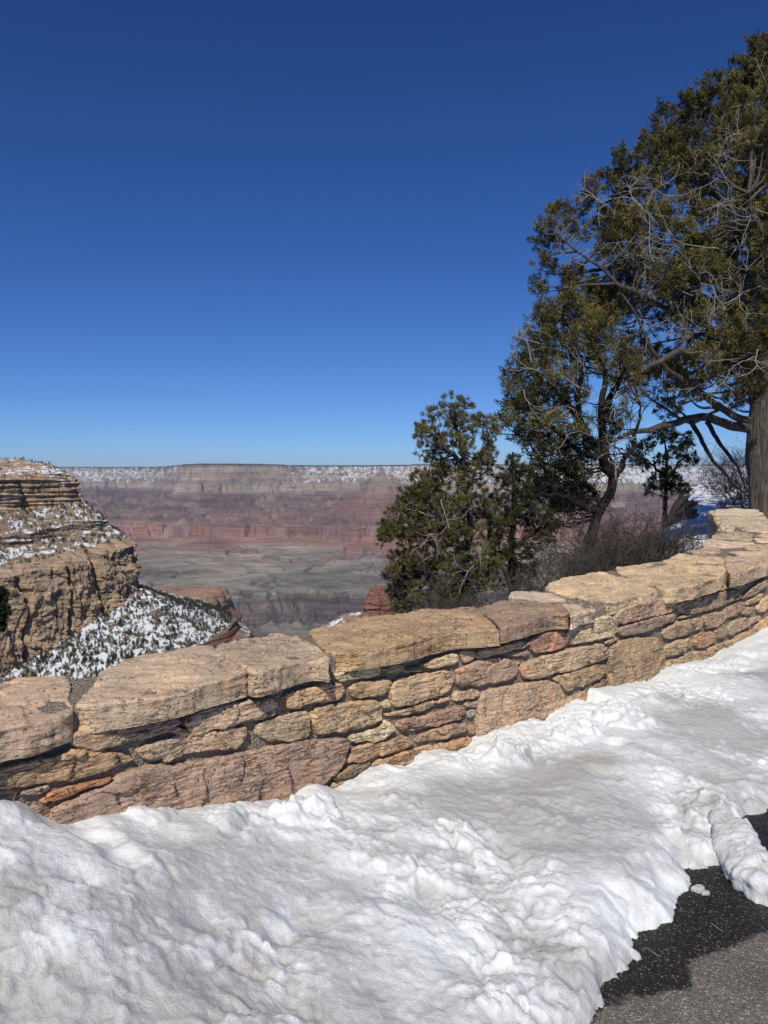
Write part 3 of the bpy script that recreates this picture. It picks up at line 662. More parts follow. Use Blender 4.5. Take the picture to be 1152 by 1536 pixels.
FACING = [  # outline, colour, proudness
 ('A 0,690 180,650 400,605 440,578 640,590 800,605 820,650 640,715 480,765 330,785 100,805 0,825 -200,850 -220,730', (0.40, 0.27, 0.155), 0),
 ('A 430,520 470,478 700,440 900,412 1060,398 1090,412 1040,460 880,520 760,548 600,572 460,568 435,550', (0.40, 0.30, 0.20), 0),
 ('A 118,868 150,828 290,808 312,822 200,868 130,880', (0.36, 0.28, 0.19), -0.01),
 ('A -120,850 0,838 130,822 110,880 60,960 -120,980', (0.33, 0.24, 0.15), -0.01),
 ('A 250,890 330,832 480,792 650,752 690,742 560,808 420,858 310,902 262,914', (0.40, 0.21, 0.11), 0),
 ('A 60,1000 230,930 250,930 400,870 300,930 420,1100 60,1100', (0.33, 0.24, 0.15), -0.02),
 ('A 280,965 450,872 620,805 760,722 850,684 1152,655 B 300,800 640,732 900,682 1100,667 1140,690 1100,838 990,942 800,1160 0,1240 A 420,1160', (0.34, 0.25, 0.175), 0.012),
 ('B 145,575 200,530 330,482 560,442 680,427 705,470 700,525 600,558 460,578 330,618 200,648 178,620', (0.41, 0.31, 0.20), 0.006),
 ('A 822,585 900,548 1060,492 1140,480 B -20,590 130,620 330,640 430,612 530,602 525,640 485,733 330,748 190,772 70,800 0,793 A 1050,638 900,640 850,618', (0.42, 0.32, 0.21), 0),
 ('B 580,590 640,560 870,502 910,530 912,650 880,683 790,698 620,688 590,650', (0.42, 0.32, 0.205), 0),
 ('B 752,412 860,372 1030,342 1110,347 1120,390 1080,438 920,468 780,498 765,470', (0.46, 0.33, 0.18), 0.004),
 ('C 35,660 200,620 420,602 455,640 460,718 420,742 230,788 80,818 40,780', (0.43, 0.32, 0.195), 0.004),
 ('C -70,680 -20,665 28,700 30,820 0,850 -70,850', (0.40, 0.30, 0.19), -0.006),
 ('C 160,440 300,402 440,387 452,430 440,458 300,488 190,488', (0.52, 0.42, 0.26), 0),
 ('C 265,545 310,502 480,472 530,490 505,553 380,588 290,593', (0.42, 0.31, 0.18), 0),
 ('C 515,540 540,482 680,442 880,422 890,480 860,558 760,588 640,628 540,652 510,618', (0.42, 0.31, 0.19), 0.006),
 ('C 458,640 470,612 500,602 500,640 465,658', (0.48, 0.38, 0.24), 0),
 ('C 460,422 480,397 600,392 590,428 540,448', (0.36, 0.27, 0.17), -0.01),
 ('C 600,420 690,400 700,430 640,440 600,440', (0.35, 0.26, 0.17), -0.012),
 ('C 690,390 760,352 900,322 915,358 900,383 740,413', (0.46, 0.36, 0.21), 0.002),
 ('C 918,330 935,296 1008,302 1010,368 950,378', (0.33, 0.24, 0.165), 0),
 ('D 132,480 280,432 440,398 460,430 330,478 180,518 140,513', (0.42, 0.32, 0.19), 0),
 ('D 15,620 40,572 130,532 280,502 390,532 400,588 330,638 180,676 20,678', (0.43, 0.295, 0.195), 0.005),
 ('C 465,690 640,652 860,582 865,608 760,638 640,678 500,708', (0.42, 0.31, 0.19), -0.002),
 ('C 890,562 1040,542 1045,578 990,598 890,612', (0.41, 0.30, 0.19), 0),
 ('C 550,770 580,722 760,682 950,632 960,698 760,768 600,798', (0.31, 0.205, 0.14), 0.004),
 ('C 250,830 300,802 450,772 480,728 540,760 520,808 420,848 300,858', (0.62, 0.52, 0.35), 0.010),
 ('C 270,905 330,872 600,822 645,850 630,878 480,928 300,973 245,983', (0.36, 0.26, 0.16), 0.004),
 ('C 140,1080 240,1002 400,967 380,1018 250,1068 150,1083', (0.34, 0.25, 0.155), 0.002),
 ('C 390,1010 420,972 600,912 760,867 765,903 640,960 600,1060 480,1080 370,1100', (0.37, 0.26, 0.155), -0.004),
 ('C 150,1102 260,1082 330,1090 300,1190 160,1200', (0.38, 0.28, 0.17), -0.004),
 ('C 650,850 700,802 950,732 980,788 820,833 680,863', (0.33, 0.235, 0.15), 0.004),
 ('C 770,900 800,872 1000,822 1010,850 960,990 780,980', (0.36, 0.235, 0.13), -0.002),
 ('C 968,765 1010,742 1024,808 990,813', (0.36, 0.25, 0.15), -0.006),
 ('C 955,670 1025,652 1020,700 970,718', (0.36, 0.31, 0.25), -0.004),
 ('C 960,622 1030,612 1030,640 965,653', (0.36, 0.27, 0.18), -0.006),
 ('D 150,770 200,702 420,662 560,632 650,682 675,750 640,860 540,960 380,1000 150,1060', (0.44, 0.31, 0.205), 0.008),
 ('D 410,580 440,532 700,452 900,422 935,460 930,508 760,568 600,608 440,632 415,608', (0.44, 0.34, 0.225), 0.008),
 ('D 600,632 700,592 900,542 930,580 900,628 760,688 690,718 650,668', (0.41, 0.29, 0.175), 0),
 ('D 450,420 500,372 650,332 690,360 690,428 560,478 480,478 470,440', (0.42, 0.26, 0.18), 0.002),
 ('D 335,490 380,467 470,467 460,498 380,508', (0.42, 0.31, 0.19), -0.004),
 ('D 692,342 720,322 940,252 990,280 980,350 960,383 800,413 702,433', (0.53, 0.43, 0.27), 0.004),
 ('D 682,762 800,702 822,715 820,800 700,860', (0.40, 0.28, 0.165), -0.006),
 ('D 850,688 920,622 942,640 934,690 880,740', (0.33, 0.225, 0.145), -0.01),
 ('D 395,560 420,535 400,530 390,545', (0.42, 0.3, 0.2), -0.01),
 ('E 200,900 280,842 400,822 500,832 535,880 535,1000 500,1110 260,1190 208,1160', (0.43, 0.31, 0.19), 0.006),
 ('E 235,690 300,642 480,592 600,592 612,640 560,678 400,718 270,748', (0.41, 0.31, 0.205), 0.004),
 ('E 240,790 280,762 480,702 610,682 590,718 440,788 290,818', (0.33, 0.24, 0.165), 0.004),
 ('E 180,860 230,822 275,827 210,873', (0.40, 0.31, 0.20), -0.006),
 ('E 615,612 780,572 900,547 990,547 1000,588 900,628 760,676 640,688', (0.36, 0.28, 0.19), 0.004),
 ('E 620,715 640,692 700,687 700,702', (0.40, 0.30, 0.18), -0.004),
 ('E 525,790 600,742 760,702 770,740 740,778 640,818 540,838', (0.40, 0.30, 0.19), 0.002),
 ('E 770,702 830,677 900,672 905,710 860,758 790,778', (0.33, 0.235, 0.155), 0.002),
 ('E 545,880 600,852 700,827 708,880 680,898 560,948 540,930', (0.38, 0.28, 0.18), 0),
 ('E 712,850 740,802 820,787 850,820 830,868 760,888 715,880', (0.36, 0.225, 0.14), 0.004),
 ('E 540,970 620,952 700,912 790,902 800,940 770,990 680,1040 550,1060', (0.47, 0.35, 0.21), 0),
 ('E 890,670 960,622 1020,612 1020,658 960,698 900,718', (0.35, 0.245, 0.17), 0.002),
 ('E 840,780 900,742 920,800 880,838 850,828', (0.35, 0.26, 0.17), 0),
 ('E 915,770 960,722 1040,702 1050,750 990,788 925,813', (0.37, 0.28, 0.19), 0.002),
 ('E 800,890 850,872 940,842 950,860 870,950 810,950', (0.38, 0.28, 0.17), 0),
 ('E 950,850 980,812 1080,772 1090,800 1060,880 960,890', (0.40, 0.29, 0.18), 0),
 ('E 1000,590 1040,542 1152,472 1152,520 1060,578 1010,598', (0.40, 0.30, 0.19), 0.002),
 ('E 945,530 960,497 1030,502 1010,528', (0.36, 0.27, 0.18), -0.004),
 ('E 1030,612 1100,572 1135,562 1080,618 1030,638', (0.40, 0.29, 0.18), 0),
 ('E 1085,650 1120,602 1190,560 1190,640 1110,678', (0.50, 0.37, 0.21), 0.002),
 ('E 1055,740 1060,712 1105,692 1110,720 1070,748', (0.40, 0.31, 0.21), 0),
 ('E 1080,765 1110,732 1190,690 1190,760 1100,850', (0.42, 0.29, 0.17), 0),
 ('E 870,540 930,502 940,520 890,545', (0.38, 0.28, 0.17), 0),
 ('E 1000,690 1010,652 1080,642 1050,690', (0.38, 0.28, 0.18), 0),
]
def build_facing():
    g = np.random.default_rng(5)
    for i, (s_, c_, pr) in enumerate(FACING):
        pp = zpx(s_); P = on_face(pp[:, 0], pp[:, 1]); res = 0.0075 if P[:, 0].mean() < FS[-1] * 0.62 else 0.012
        V, F = slab_mesh(P, -0.09, pr, face_map, i + 1.0, res, 0.012, 1.0, 'face', 0.006)
        o = link('facing_stone', make_mesh('facing_stone', V, F), M_STONE, wall); o.color = stone_col(g, c_)
    # courses outside the photograph, left and right
    sl = on_face([0], [1150])[0][0] - 0.22; sr = on_face([1152], [900])[0][0] + 0.06; n = 0
    for s0, s1 in ((sl - 2.4, sl), (sr, sr + 3.4)):
        z = 0.1; n = 0 if s0 < sr else 15
        while z < (0.58 if s0 < sr else 0.74) and n < (17 if s0 < sr else 36):
            h = 0.12 + 0.05 * g.random(); s = s0 + 0.1 * g.random()
            while s < s1 - 0.12 and n < (17 if s0 < sr else 36):
                l = min(0.28 + 0.5 * g.random(), s1 - s); a, b, c, d = g.random(4) * 0.03
                P = np.array([(s + 0.01 + a, z + b), (s + l * 0.5, z + 0.004), (s + l - 0.01 - b, z + c), (s + l - 0.01 - d, z + h - 0.01 - a), (s + l * 0.5, z + h - 0.004 - b), (s + 0.01 + c, z + h - 0.01 - d)])
                V, F = slab_mesh(P, -0.09, 0.006 * g.normal(), face_map, 90.0 + n, 0.014, 0.018, 1.0, 'face', 0.006)
                o = link('facing_stone', make_mesh('facing_stone', V, F), M_STONE, wall); o.color = stone_col(g, TAN); s += l; n += 1
            z += h
build_facing()

CAPS = [  # top outline, thickness, colour, lift
 ('A -260,560 0,468 200,430 380,375 440,345 430,300 400,280 440,190 340,150 180,158 0,182 -260,215', 0.105, (0.40, 0.305, 0.20), 0.012),
 ('A 452,330 600,322 690,308 860,290 1152,222 B 300,345 450,312 532,285 450,220 350,172 325,122 130,140 0,165 A 720,62 600,110 580,170 460,300', 0.095, (0.40, 0.31, 0.21), 0.012),
 ('B 565,300 620,292 760,250 900,208 985,212 1018,222 1000,178 955,132 850,96 780,62 700,52 520,80 345,122 350,170 450,218 530,285', 0.090, (0.45, 0.36, 0.235), 0.018),
 ('C 135,322 300,322 520,288 700,246 840,206 1000,196 1152,184 D 282,345 270,328 200,268 120,208 C 1020,28 860,52 560,86 330,108 180,160 0,190 80,280', 0.085, (0.41, 0.30, 0.175), 0.010),
 ('D 285,345 450,302 600,262 690,262 695,235 640,188 500,172 330,165 130,206 205,268 275,328', 0.075, (0.30, 0.225, 0.15), 0.012),
 ('D 700,268 760,240 850,222 852,205 820,178 700,162 560,112 390,100 320,150 450,158 640,186 705,238', 0.075, (0.52, 0.43, 0.29), 0.004),
 ('E 125,622 200,626 330,592 480,558 490,542 470,522 330,482 220,452 150,432 0,455 D 700,22 560,84 545,96 660,135 E 0,590', 0.075, (0.46, 0.35, 0.22), 0.014),
 ('E 478,530 560,545 700,518 905,456 880,334 660,326 530,364 430,376 330,396 225,428 330,480 470,518', 0.10, (0.44, 0.33, 0.205), 0.010),
 ('E 910,456 1000,440 1152,385 1330,310 1340,300 1152,350 920,334 885,334', 0.10, (0.46, 0.35, 0.225), 0.010),
 ('E 662,324 760,284 862,292 868,328', 0.09, (0.46, 0.37, 0.25), 0.006),
 ('E 905,312 1000,305 1152,302 1345,296 1290,312 1152,346 925,330', 0.09, (0.48, 0.39, 0.27), 0.008),
 ('E 755,264 808,238 950,248 1088,262 1000,282 900,288 762,282', 0.09, (0.46, 0.38, 0.26), 0.008),
 ('E 1010,284 1100,264 1345,258 1350,292 1152,298 1010,300', 0.09, (0.40, 0.30, 0.19), 0.004),
 ('E 815,204 1000,192 1060,205 1060,246 960,244 812,234', 0.09, (0.38, 0.30, 0.20), 0.008),
 ('E 1068,212 1152,204 1340,206 1345,252 1152,256 1068,248', 0.09, (0.48, 0.38, 0.25), 0.006),
 ('E 845,184 870,154 940,166 952,188', 0.09, (0.48, 0.40, 0.28), 0.006),
 ('E 980,168 1152,166 1320,176 1320,200 1152,198 990,190', 0.09, (0.47, 0.38, 0.26), 0.006),
 ('E 826,98 900,94 1132,98 1160,130 1240,166 1152,162 960,164 830,148', 0.10, (0.45, 0.37, 0.255), 0.004),
 ('E 782,78 840,60 1070,57 1116,80 1132,95 900,92 828,94', 0.10, (0.50, 0.42, 0.29), 0.014),
]
def build_caps():
    g = np.random.default_rng(9)
    for i, (s_, th, c_, lift) in enumerate(CAPS):
        pp = zpx(s_); P = on_top(pp[:, 0], pp[:, 1]); zb = ztop(P[:, 1].mean()); far = P[:, 1].mean() > 6.5
        def cm(UV, O, zb=zb): return np.stack([UV[:, 0], UV[:, 1], O + ztop(UV[:, 1])], 1)
        V, F = slab_mesh(P[:, :2], lift * 0 - th, lift * 0.6, cm, 40.0 + i, 0.011 if not far else 0.022, 0.012, 1.0 if not far else 1.3, 'cap', 0.010)
        o = link('cap_stone', make_mesh('cap_stone', V, F), M_STONE, wall); o.color = stone_col(g, c_)
    a0 = np.array(_fp[0]); b0 = np.array(_bp[0])
    for j in range(4):                   # capstones of the run outside the photograph on the left
        l0 = 0.19 + j * 0.95; l1 = l0 + 0.90
        P = np.array([a0 - d0 * l1, a0 - d0 * l0, b0 - d0 * (l0 - 0.1), b0 - d0 * (l1 - 0.05)])
        def cm(UV, O): return np.stack([UV[:, 0], UV[:, 1], O + 0.75], 1)
        V, F = slab_mesh(P, -0.1, 0.006, cm, 70.0 + j, 0.02, 0.02, 1.0, 'cap', 0.012)
        o = link('cap_stone', make_mesh('cap_stone', V, F), M_STONE, wall); o.color = stone_col(g, TAN)
build_caps()

def build_core():
    n = 1000; s = np.linspace(0, FS[-1], n); x, y = fpos(s, -OVER - 0.034); bi = resample(BC, n); zt = ztop(y)
    inn = np.stack([x, y], 1); bk = bi + (inn - bi) / np.linalg.norm(inn - bi, axis=1)[:, None] * 0.03
    rows = [np.stack([x, y, zt * 0 - 0.15], 1)]
    for t in np.linspace(0.02, 0.985, 60): rows.append(np.stack([x, y, zt * t - 0.012], 1))
    k0 = len(rows)
    for t in np.linspace(0.03, 1, 50):
        p_ = inn * (1 - t) + bk * t; rows.append(np.stack([p_[:, 0], p_[:, 1], ztop(p_[:, 1]) - 0.008], 1))
    for t in np.linspace(0.1, 1, 10): rows.append(np.stack([bk[:, 0], bk[:, 1], zt - t * (zt + 0.9)], 1))
    V = np.stack(rows); d = fbm(V * 22, 4) * 0.014; nn = np.stack([np.interp(s, FS, FN[:, 0]), np.interp(s, FS, FN[:, 1])], 1)
    V[:k0, :, :2] += nn[None] * (d[:k0, :, None] + 0.004); V[k0:, :, 2] += d[k0:] * 0.7
    V[k0 + 50:, :, :2] -= nn[None] * (fbm(V[k0 + 50:] * 6, 3) * 0.05)[..., None]
    link('mortar_core', make_mesh('mortar_core', V.reshape(-1, 3), [grid_faces(len(rows), n)]), M_MORTAR, wall)
    # closing end at the far side
    e = V[:, -1]; c = e.mean(0)
build_core()

# ------------------------------------------------------------------ snow bank between wall and asphalt
SNOW_PX = [(-40, 1197), (0, 1200), (50, 1207), (75, 1215), (125, 1222), (225, 1221), (288, 1212), (340, 1205), (415, 1199), (430, 1205), (448, 1185), (465, 1175), (490, 1177), (500, 1182), (530, 1170), (572, 1146), (607, 1152), (635, 1132), (660, 1126), (685, 1129), (710, 1110), (748, 1090), (795, 1076), (812, 1082), (824, 1070), (865, 1049), (880, 1055), (890, 1035), (968, 1021), (999, 1001), (1030, 995), (1064, 990), (1079, 977), (1139, 947), (1152, 939)]
_sw = on_face([a for a, _ in SNOW_PX], [b for _, b in SNOW_PX])
EDGE_PX = [(885, 1536), (903, 1505), (907, 1490), (930, 1470), (950, 1448), (963, 1436), (958, 1420), (960, 1399), (985, 1395), (1012, 1386), (1008, 1365), (1016, 1349), (1034, 1336), (1036, 1318), (1030, 1300), (1050, 1300), (1078, 1300), (1090, 1288), (1100, 1265), (1119, 1253), (1122, 1240), (1118, 1222), (1152, 1214), (1190, 1200)]
_e = np.array([on_z(a, b, 0.0)[:2] for a, b in EDGE_PX])
ed = np.array([0.70, 0.71])
EDGE = np.vstack([_e[0] - ed * np.array([[3.4], [2.4], [1.4], [0.7]]) + np.array([[0.05, -0.1], [0.0, 0.05], [0.03, -0.06], [0.06, -0.02]]), _e, _e[-1] + ed * np.array([[0.5], [1.0], [2.0], [3.5], [5.0], [7.5], [10.0]]) + np.array([[0.05, 0], [-.06, 0.05], [0.1, -0.1], [-0.1, 0.1], [-0.1, 0.3], [-0.35, 0.6], [-0.8, 1.2]])])
EDGE_D = resample(EDGE, 900)
PITS = [(150, 1318, .11, .05), (95, 1300, .16, .05), (185, 1345, .09, .05), (235, 1290, .17, .035), (300, 1385, .10, .03), (120, 1395, .08, .03), (450, 1345, .12, .03), (420, 1375, .07, .035), (545, 1285, .15, .03), (640, 1300, .15, .03),
        (760, 1250, .16, .035), (850, 1180, .15, .03), (905, 1130, .10, .05), (985, 1100, .14, .03), (925, 1095, .07, .05), (700, 1375, .18, .03), (820, 1330, .15, .03), (1060, 1120, .16, .03), (590, 1420, .2, .03), (1000, 1180, .16, .03)]
BUMPS = [(340, 1232, .10, .05), (470, 1190, .09, .06), (430, 1210, .07, .04), (600, 1165, .10, .03), (760, 1100, .14, .06), (860, 1075, .14, .06), (940, 1060, .16, .05), (1000, 1035, .15, .04), (840, 1200, .09, .018), (540, 1320, .07, .02), (1090, 1160, .2, .05), (1110, 1200, .12, .05), (880, 1440, .16, .05), (840, 1500, .14, .05), (940, 1390, .16, .05), (220, 1240, .12, .03), (30, 1260, .15, .04)]
RAISED = []
def snow_height(X, Y, dw, sidx, de):
    s = FS[sidx] + (X - FACE[sidx, 0]) * -FN[sidx, 1] + (Y - FACE[sidx, 1]) * FN[sidx, 0]; sg_ = np.linspace(FS[0], FS[-1], 1500); zr = np.interp(sg_, _sw[:, 0], _sw[:, 1]); ker = np.exp(-np.linspace(-2.5, 2.5, 161) ** 2); zs = np.convolve(np.pad(zr, 80, 'edge'), ker / ker.sum(), 'valid')
    P = p3(X, Y, 0.0); nw = ss(0.22, 0.02, dw + 0.08 * fbm(P * 5 + 9, 2)); zw = np.interp(s, sg_, zr) * nw + np.interp(s, sg_, zs) * (1 - nw)
    W = fbm(P * 2.1 + 3, 3); Pw = P + 0.10 * p3(W, fbm(P * 2.1 + 20, 3), 0)
    t = dw / (dw + de + 1e-6); base = zw * (1 - ss(0, 1, t)) + 0.085 * ss(0, 1, t)
    calm = 0.15 + 0.85 * ss(0.15, 0.6, fbm(P * 0.9 + 50, 2) + 0.3) ; lump = 0.060 * fbm(Pw * 1.7, 2) + calm * (0.012 * fbm(Pw * 4.3 + 6, 3, kind='billow') + 0.009 * fbm(Pw * 12, 3, kind='billow')) + 0.004 * fbm(P * 38, 3, 0.6)
    clod = perlin(Pw * 7.5 + 2); lump = lump + 0.012 * ss(0.14, 0.26, clod) * calm
    lump = lump + 0.006 * fbm(Pw * 17 + 3, 2, kind='ridge') * (0.3 + calm) + 0.008 * fbm(Pw * 6.5 + 8, 3, kind='ridge') * calm
    wx = X + 0.035 * fbm(P * 9 + 4, 2); wy = Y + 0.035 * fbm(P * 9 + 14, 2); crust = ss(0.02, 0.30, fbm(P * 1.6 + 61, 3) + 0.30 * ss(0.55, 0.1, dw) + 0.22 * ss(0.5, 0.1, de)); crust = 0.06 + 0.94 * crust * (0.35 + 0.65 * ss(-1.5, 0.4, X + 0.4 * Y - 0.9))
    for sc, amp, seed in ((6.5, 0.013, 3), (14.0, 0.010, 9), (30.0, 0.0055, 5)):
        f1, f2, rv, ox, oy = worley(wx, wy, sc, seed); blk = ss(0.0, 0.22, f2 - f1)
        crust_ = crust if sc < 20 else np.maximum(crust, 0.35); lump = lump + crust_ * amp * ((rv - 0.35) * blk * 1.3 - 0.55 * (1 - blk)) + crust * 0.36 * (ox * (rv - 0.5) + oy * (rv * 7 % 1 - 0.5)) * blk
    RAISED[:] = [lump - 0.06 * fbm(Pw * 1.7, 2), crust]
    z = base + lump * (0.35 + 0.65 * ss(0.0, 0.25, dw))
    for px_, py_, r, d in PITS:
        c = on_z(px_, py_, 0.22); a = np.hypot((X - c[0]) * 0.9 + 0.25 * (Y - c[1]), (Y - c[1])) / r * (1 + 0.35 * W); z = z - 0.75 * d * (1 - ss(0.3, 1.05, a))
    for px_, py_, r, d in BUMPS:
        c = on_z(px_, py_, 0.24); a = np.hypot(X - c[0], Y - c[1]) / r * (1 + 0.4 * W + 0.5 * fbm(P * 11 + 31, 2)); z = z + d * np.sqrt(np.clip(1 - a * a, 0, 1)) * (0.75 + 0.9 * fbm(P * 16 + 2, 3))
    return z
def build_snow():
    e = np.array([0.705, 0.709]); nrm = np.array([0.709, -0.705]); O = np.array([0.3, 3.2])
    a = np.concatenate([np.arange(-4.6, -2.7, 0.03), np.arange(-2.7, 3.4, 0.0085), np.arange(3.4, 13.5, 0.03)]); b = np.arange(-1.9, 3.2, 0.0095)
    A, B = np.meshgrid(a, b, indexing='ij'); X = O[0] + A * e[0] + B * nrm[0]; Y = O[1] + A * e[1] + B * nrm[1]
    dw, iw = near_dist(FACE[::4], X, Y); iw = iw * 4; sg = (X - FACE[iw, 0]) * FN[iw, 0] + (Y - FACE[iw, 1]) * FN[iw, 1]
    keep = sg > -0.10
    _w = worley(X, Y, 11.0, 4); jit = 0.05 * fbm(p3(X, Y, 2.0) * 7, 3, 0.5) + 0.06 * (_w[2] - 0.5) * ss(0, 0.25, _w[1] - _w[0]); de, ie = near_dist(EDGE_D, X, Y)
    poly = np.vstack([EDGE_D, FC[::-1][::10] - FN[::-1][::10] * 0.5]); ins = inside(poly, X, Y)
    de = np.where(ins, de, -de) + jit * 0.8
    z = snow_height(X, Y, np.maximum(sg, 0), iw, np.maximum(de, 0))
    prof = np.clip(de / (0.16 + 0.10 * fbm(p3(X, Y, 5.0) * 5, 2)), 0, 1); z = np.where(de > 0, -0.012 + (z + 0.012) * prof ** 0.62, -0.03)
    keep &= de > -0.02
    vid = np.full(X.shape, -1); vid[keep] = np.arange(keep.sum()); f = grid_faces(*X.shape); f = vid.ravel()[f]; f = f[(f >= 0).all(1)]
    me = make_mesh('snow', np.stack([X[keep], Y[keep], z[keep]], -1), [f[:, ::-1]])
    up, cr_ = RAISED; reg = fbm(p3(X, Y, 9.0) * 1.3, 4)
    dirt = 0.60 + 1.3 * reg + 0.5 * ss(0.015, -0.02, up) - 0.45 * ss(0.0, 0.035, up) - 0.25 * cr_
    dirt = dirt * (0.12 + 0.88 * ss(0.12, 0.6, sg + 0.25 * reg)) + 0.35 * ss(0.14, 0.0, de) * ss(-0.1, 0.3, fbm(p3(X, Y, 3.0) * 5, 3))
    c_ = on_z(14, 1440, 0.25); dirt = dirt + 0.9 * ss(0.24, 0.0, np.hypot((X - c_[0]) * 1.6, Y - c_[1]) + 0.12 * reg)
    attr(me, 'dirt', np.clip(dirt, 0, 1)[keep])
    tag(link('snow', me, M_SNOW), kind='stuff')
build_snow()

def build_chunks():
    def cm(UV, O): return np.stack([UV[:, 0], UV[:, 1], O], 1)
    g = np.random.default_rng(15)
    big = [(1058, 1238), (1084, 1236), (1120, 1256), (1138, 1282), (1155, 1312), (1182, 1338), (1176, 1362), (1138, 1347), (1105, 1327), (1086, 1304), (1072, 1276)]
    P = np.array([on_z(a, b, 0.02)[:2] for a, b in big])
    def tilt(UV, O): return np.stack([UV[:, 0], UV[:, 1], O * (0.75 + 0.25 * np.sin(UV[:, 0] * 9)) + 0.02 * fbm(p3(UV[:, 0], UV[:, 1], O) * 9, 3)], 1)
    V, F = slab_mesh(P, -0.005, 0.115, tilt, 201.0, 0.010, 0.05, 1.5, 'face', 0.012); me = make_mesh('snow_slab', V, F); attr(me, 'dirt', np.full(len(V), 0.35))
    o = link('snow_slab', me, M_SNOW); tag(o, 'long ridge of crusty snow slumped onto wet black asphalt at the right edge', 'snow')
    for i, (x, y, r, lab) in enumerate([(1046, 1336, .022, 'small grey ice lump on wet asphalt just beside the scalloped snow edge'), (1058, 1341, .013, 'tiny melting ice crumb beside the small grey ice lump')]):
        c = on_z(x, y, 0.0); a = np.linspace(0, 6.283, 9)[:-1]; P = c[:2] + r * np.stack([np.cos(a) * 1.3, np.sin(a)], 1) * (0.75 + 0.5 * g.random((8, 1)))
        V, F = slab_mesh(P, -0.004, r * 0.9, cm, 210.0 + i, 0.004, r * 0.5, 0.5, 'face', 0.003); me = make_mesh('snow_clod', V, F); attr(me, 'dirt', np.full(len(V), 1.0)); tag(link('snow_clod', me, M_SNOW), lab, 'snow')
    for i, (x, y, l, a, lab) in enumerate([(973, 1428, .03, 2.2, 'curled pale twig lying on wet asphalt beside the lowest snow lobe'), (1070, 1391, .028, 2.0, 'thin pale juniper twig on wet asphalt near the dry boundary'), (968, 1493, .03, 0.1, 'short dark twig on wet asphalt by the bottom snow edge')]):
        c = on_z(x, y, 0.0); t = np.linspace(-1, 1, 9); P = np.stack([c[0] + l * t * math.cos(a) + .012 * t * t, c[1] + l * t * math.sin(a) + .01 * np.cos(t * 2), 0.004 + 0.003 * np.cos(t * 3)], 1)
        o = tube_part('fallen_twig', [(P, np.linspace(.0016, .0009, 9))], M_DEAD if i < 2 else M_DARKSHADEBARK, None, 5); tag(o, lab, 'twig')
# ------------------------------------------------------------------ road and rim slope
WET_PX = [(760, 1640), (865, 1548), (900, 1518), (935, 1502), (985, 1492), (1035, 1484), (1032, 1444), (1072, 1429), (1105, 1417), (1152, 1395), (1230, 1360), (1330, 1310)]
GR = {}
def ground_z(x, y):
    return float(GR['z'][np.abs(GR['ys'] - y).argmin(), np.abs(GR['xs'] - x).argmin()])
def build_road():
    xs = np.concatenate([np.linspace(-60, -4, 30), np.arange(-3.9, -0.5, 0.1), np.arange(-0.5, 4, 0.02), np.arange(4, 10, 0.1), np.linspace(10.3, 70, 40)])
    ys = np.concatenate([np.linspace(-40, 0.5, 40), np.arange(0.6, 4.6, 0.02), np.arange(4.6, 16, 0.1), np.linspace(16.3, 60, 30)])
    X, Y = np.meshgrid(xs, ys); ext = np.vstack([FACE[0] - d0 * np.array([[80], [40], [20], [10], [5]]), FACE[::12], FACE[-1] + np.array([[2, 1.0], [6, 2.5], [20, 7], [80, 30]])])
    poly = np.vstack([ext - 0.25 * np.array([0.7, -0.7]), [[90, -90], [-90, -90]]]); ins = inside(poly, X, Y)
    w = np.array([on_z(a, b, 0.0)[:2] for a, b in WET_PX]); w = np.vstack([w[0] + (w[0] - w[3]) * 4, w, w[-1] + (w[-1] - w[-3]) * 3]); wd = resample(w, 400)
    d, _ = near_dist(wd, X, Y); up = inside(np.vstack([w, [[12, 30], [-60, 30], [-60, w[0][1]]]]), X, Y); wet = np.clip(np.where(up, d, -d), -0.5, 0.5)
    Z = 0.0 * X
    f = grid_faces(*X.shape); f = f[ins.ravel()[f].any(1)]
    me = make_mesh('road', np.stack([X, Y, Z], -1).reshape(-1, 3), [f]); attr(me, 'wet', wet)
    tag(link('road', me, M_ASPH), kind='structure')
    # rim slope behind the wall
    xs = np.concatenate([np.linspace(-80, -8, 40), np.arange(-7.5, 18, 0.22), np.linspace(18.5, 90, 50)]); ys = np.concatenate([np.linspace(-60, 0, 30), np.arange(0.3, 34, 0.22), np.linspace(35, 130, 50)])
    X, Y = np.meshgrid(xs, ys); e2 = resample(ext, 1500); d, i = near_dist(e2, X, Y); p = np.where(inside(poly, X, Y), -d, d)
    n1 = fbm(p3(X, Y, 0) * 0.35, 4); n2 = fbm(p3(X, Y, 4) * 1.3, 3)
    z = np.interp(p, [-3, -0.2, 0.3, 0.8, 3, 12, 40, 120], [-0.5, -0.3, 0.1, -0.15, -1.5, -7.5, -28, -110]) + n1 * np.clip(p, 0, 3) * 0.25 + 0.08 * n2
    kn = np.interp(Y, [8, 13, 17, 22, 27, 36, 45, 60, 90], [-0.4, 0.0, 0.32, 0.58, 0.82, 1.05, 1.18, -1, -20]) + 0.22 * n1 + 0.07 * n2
    u = X - (0.372 * Y + 0.3); w_ = ss(-3.6, 0.9, u + 1.2 * n1) * ss(0.2, 1.2, p + 0.3 * (Y - 12)); z = z * (1 - w_) + kn * w_
    z = np.where(p < -0.1, -0.4, z)
    GR.update(xs=xs, ys=ys, z=z)
    gy, gx = np.gradient(z, ys, xs); flat = ss(0.85, 0.35, np.hypot(gx, gy))
    me = make_mesh('ground', np.stack([X, Y, z], -1).reshape(-1, 3), [grid_faces(*X.shape)])
    attr(me, 'snow', np.clip(0.18 + 0.75 * ss(0.6, 0.95, w_) * flat + 0.1 * n1, 0, 1)); tag(link('ground', me, M_GROUND), kind='structure')
build_road()

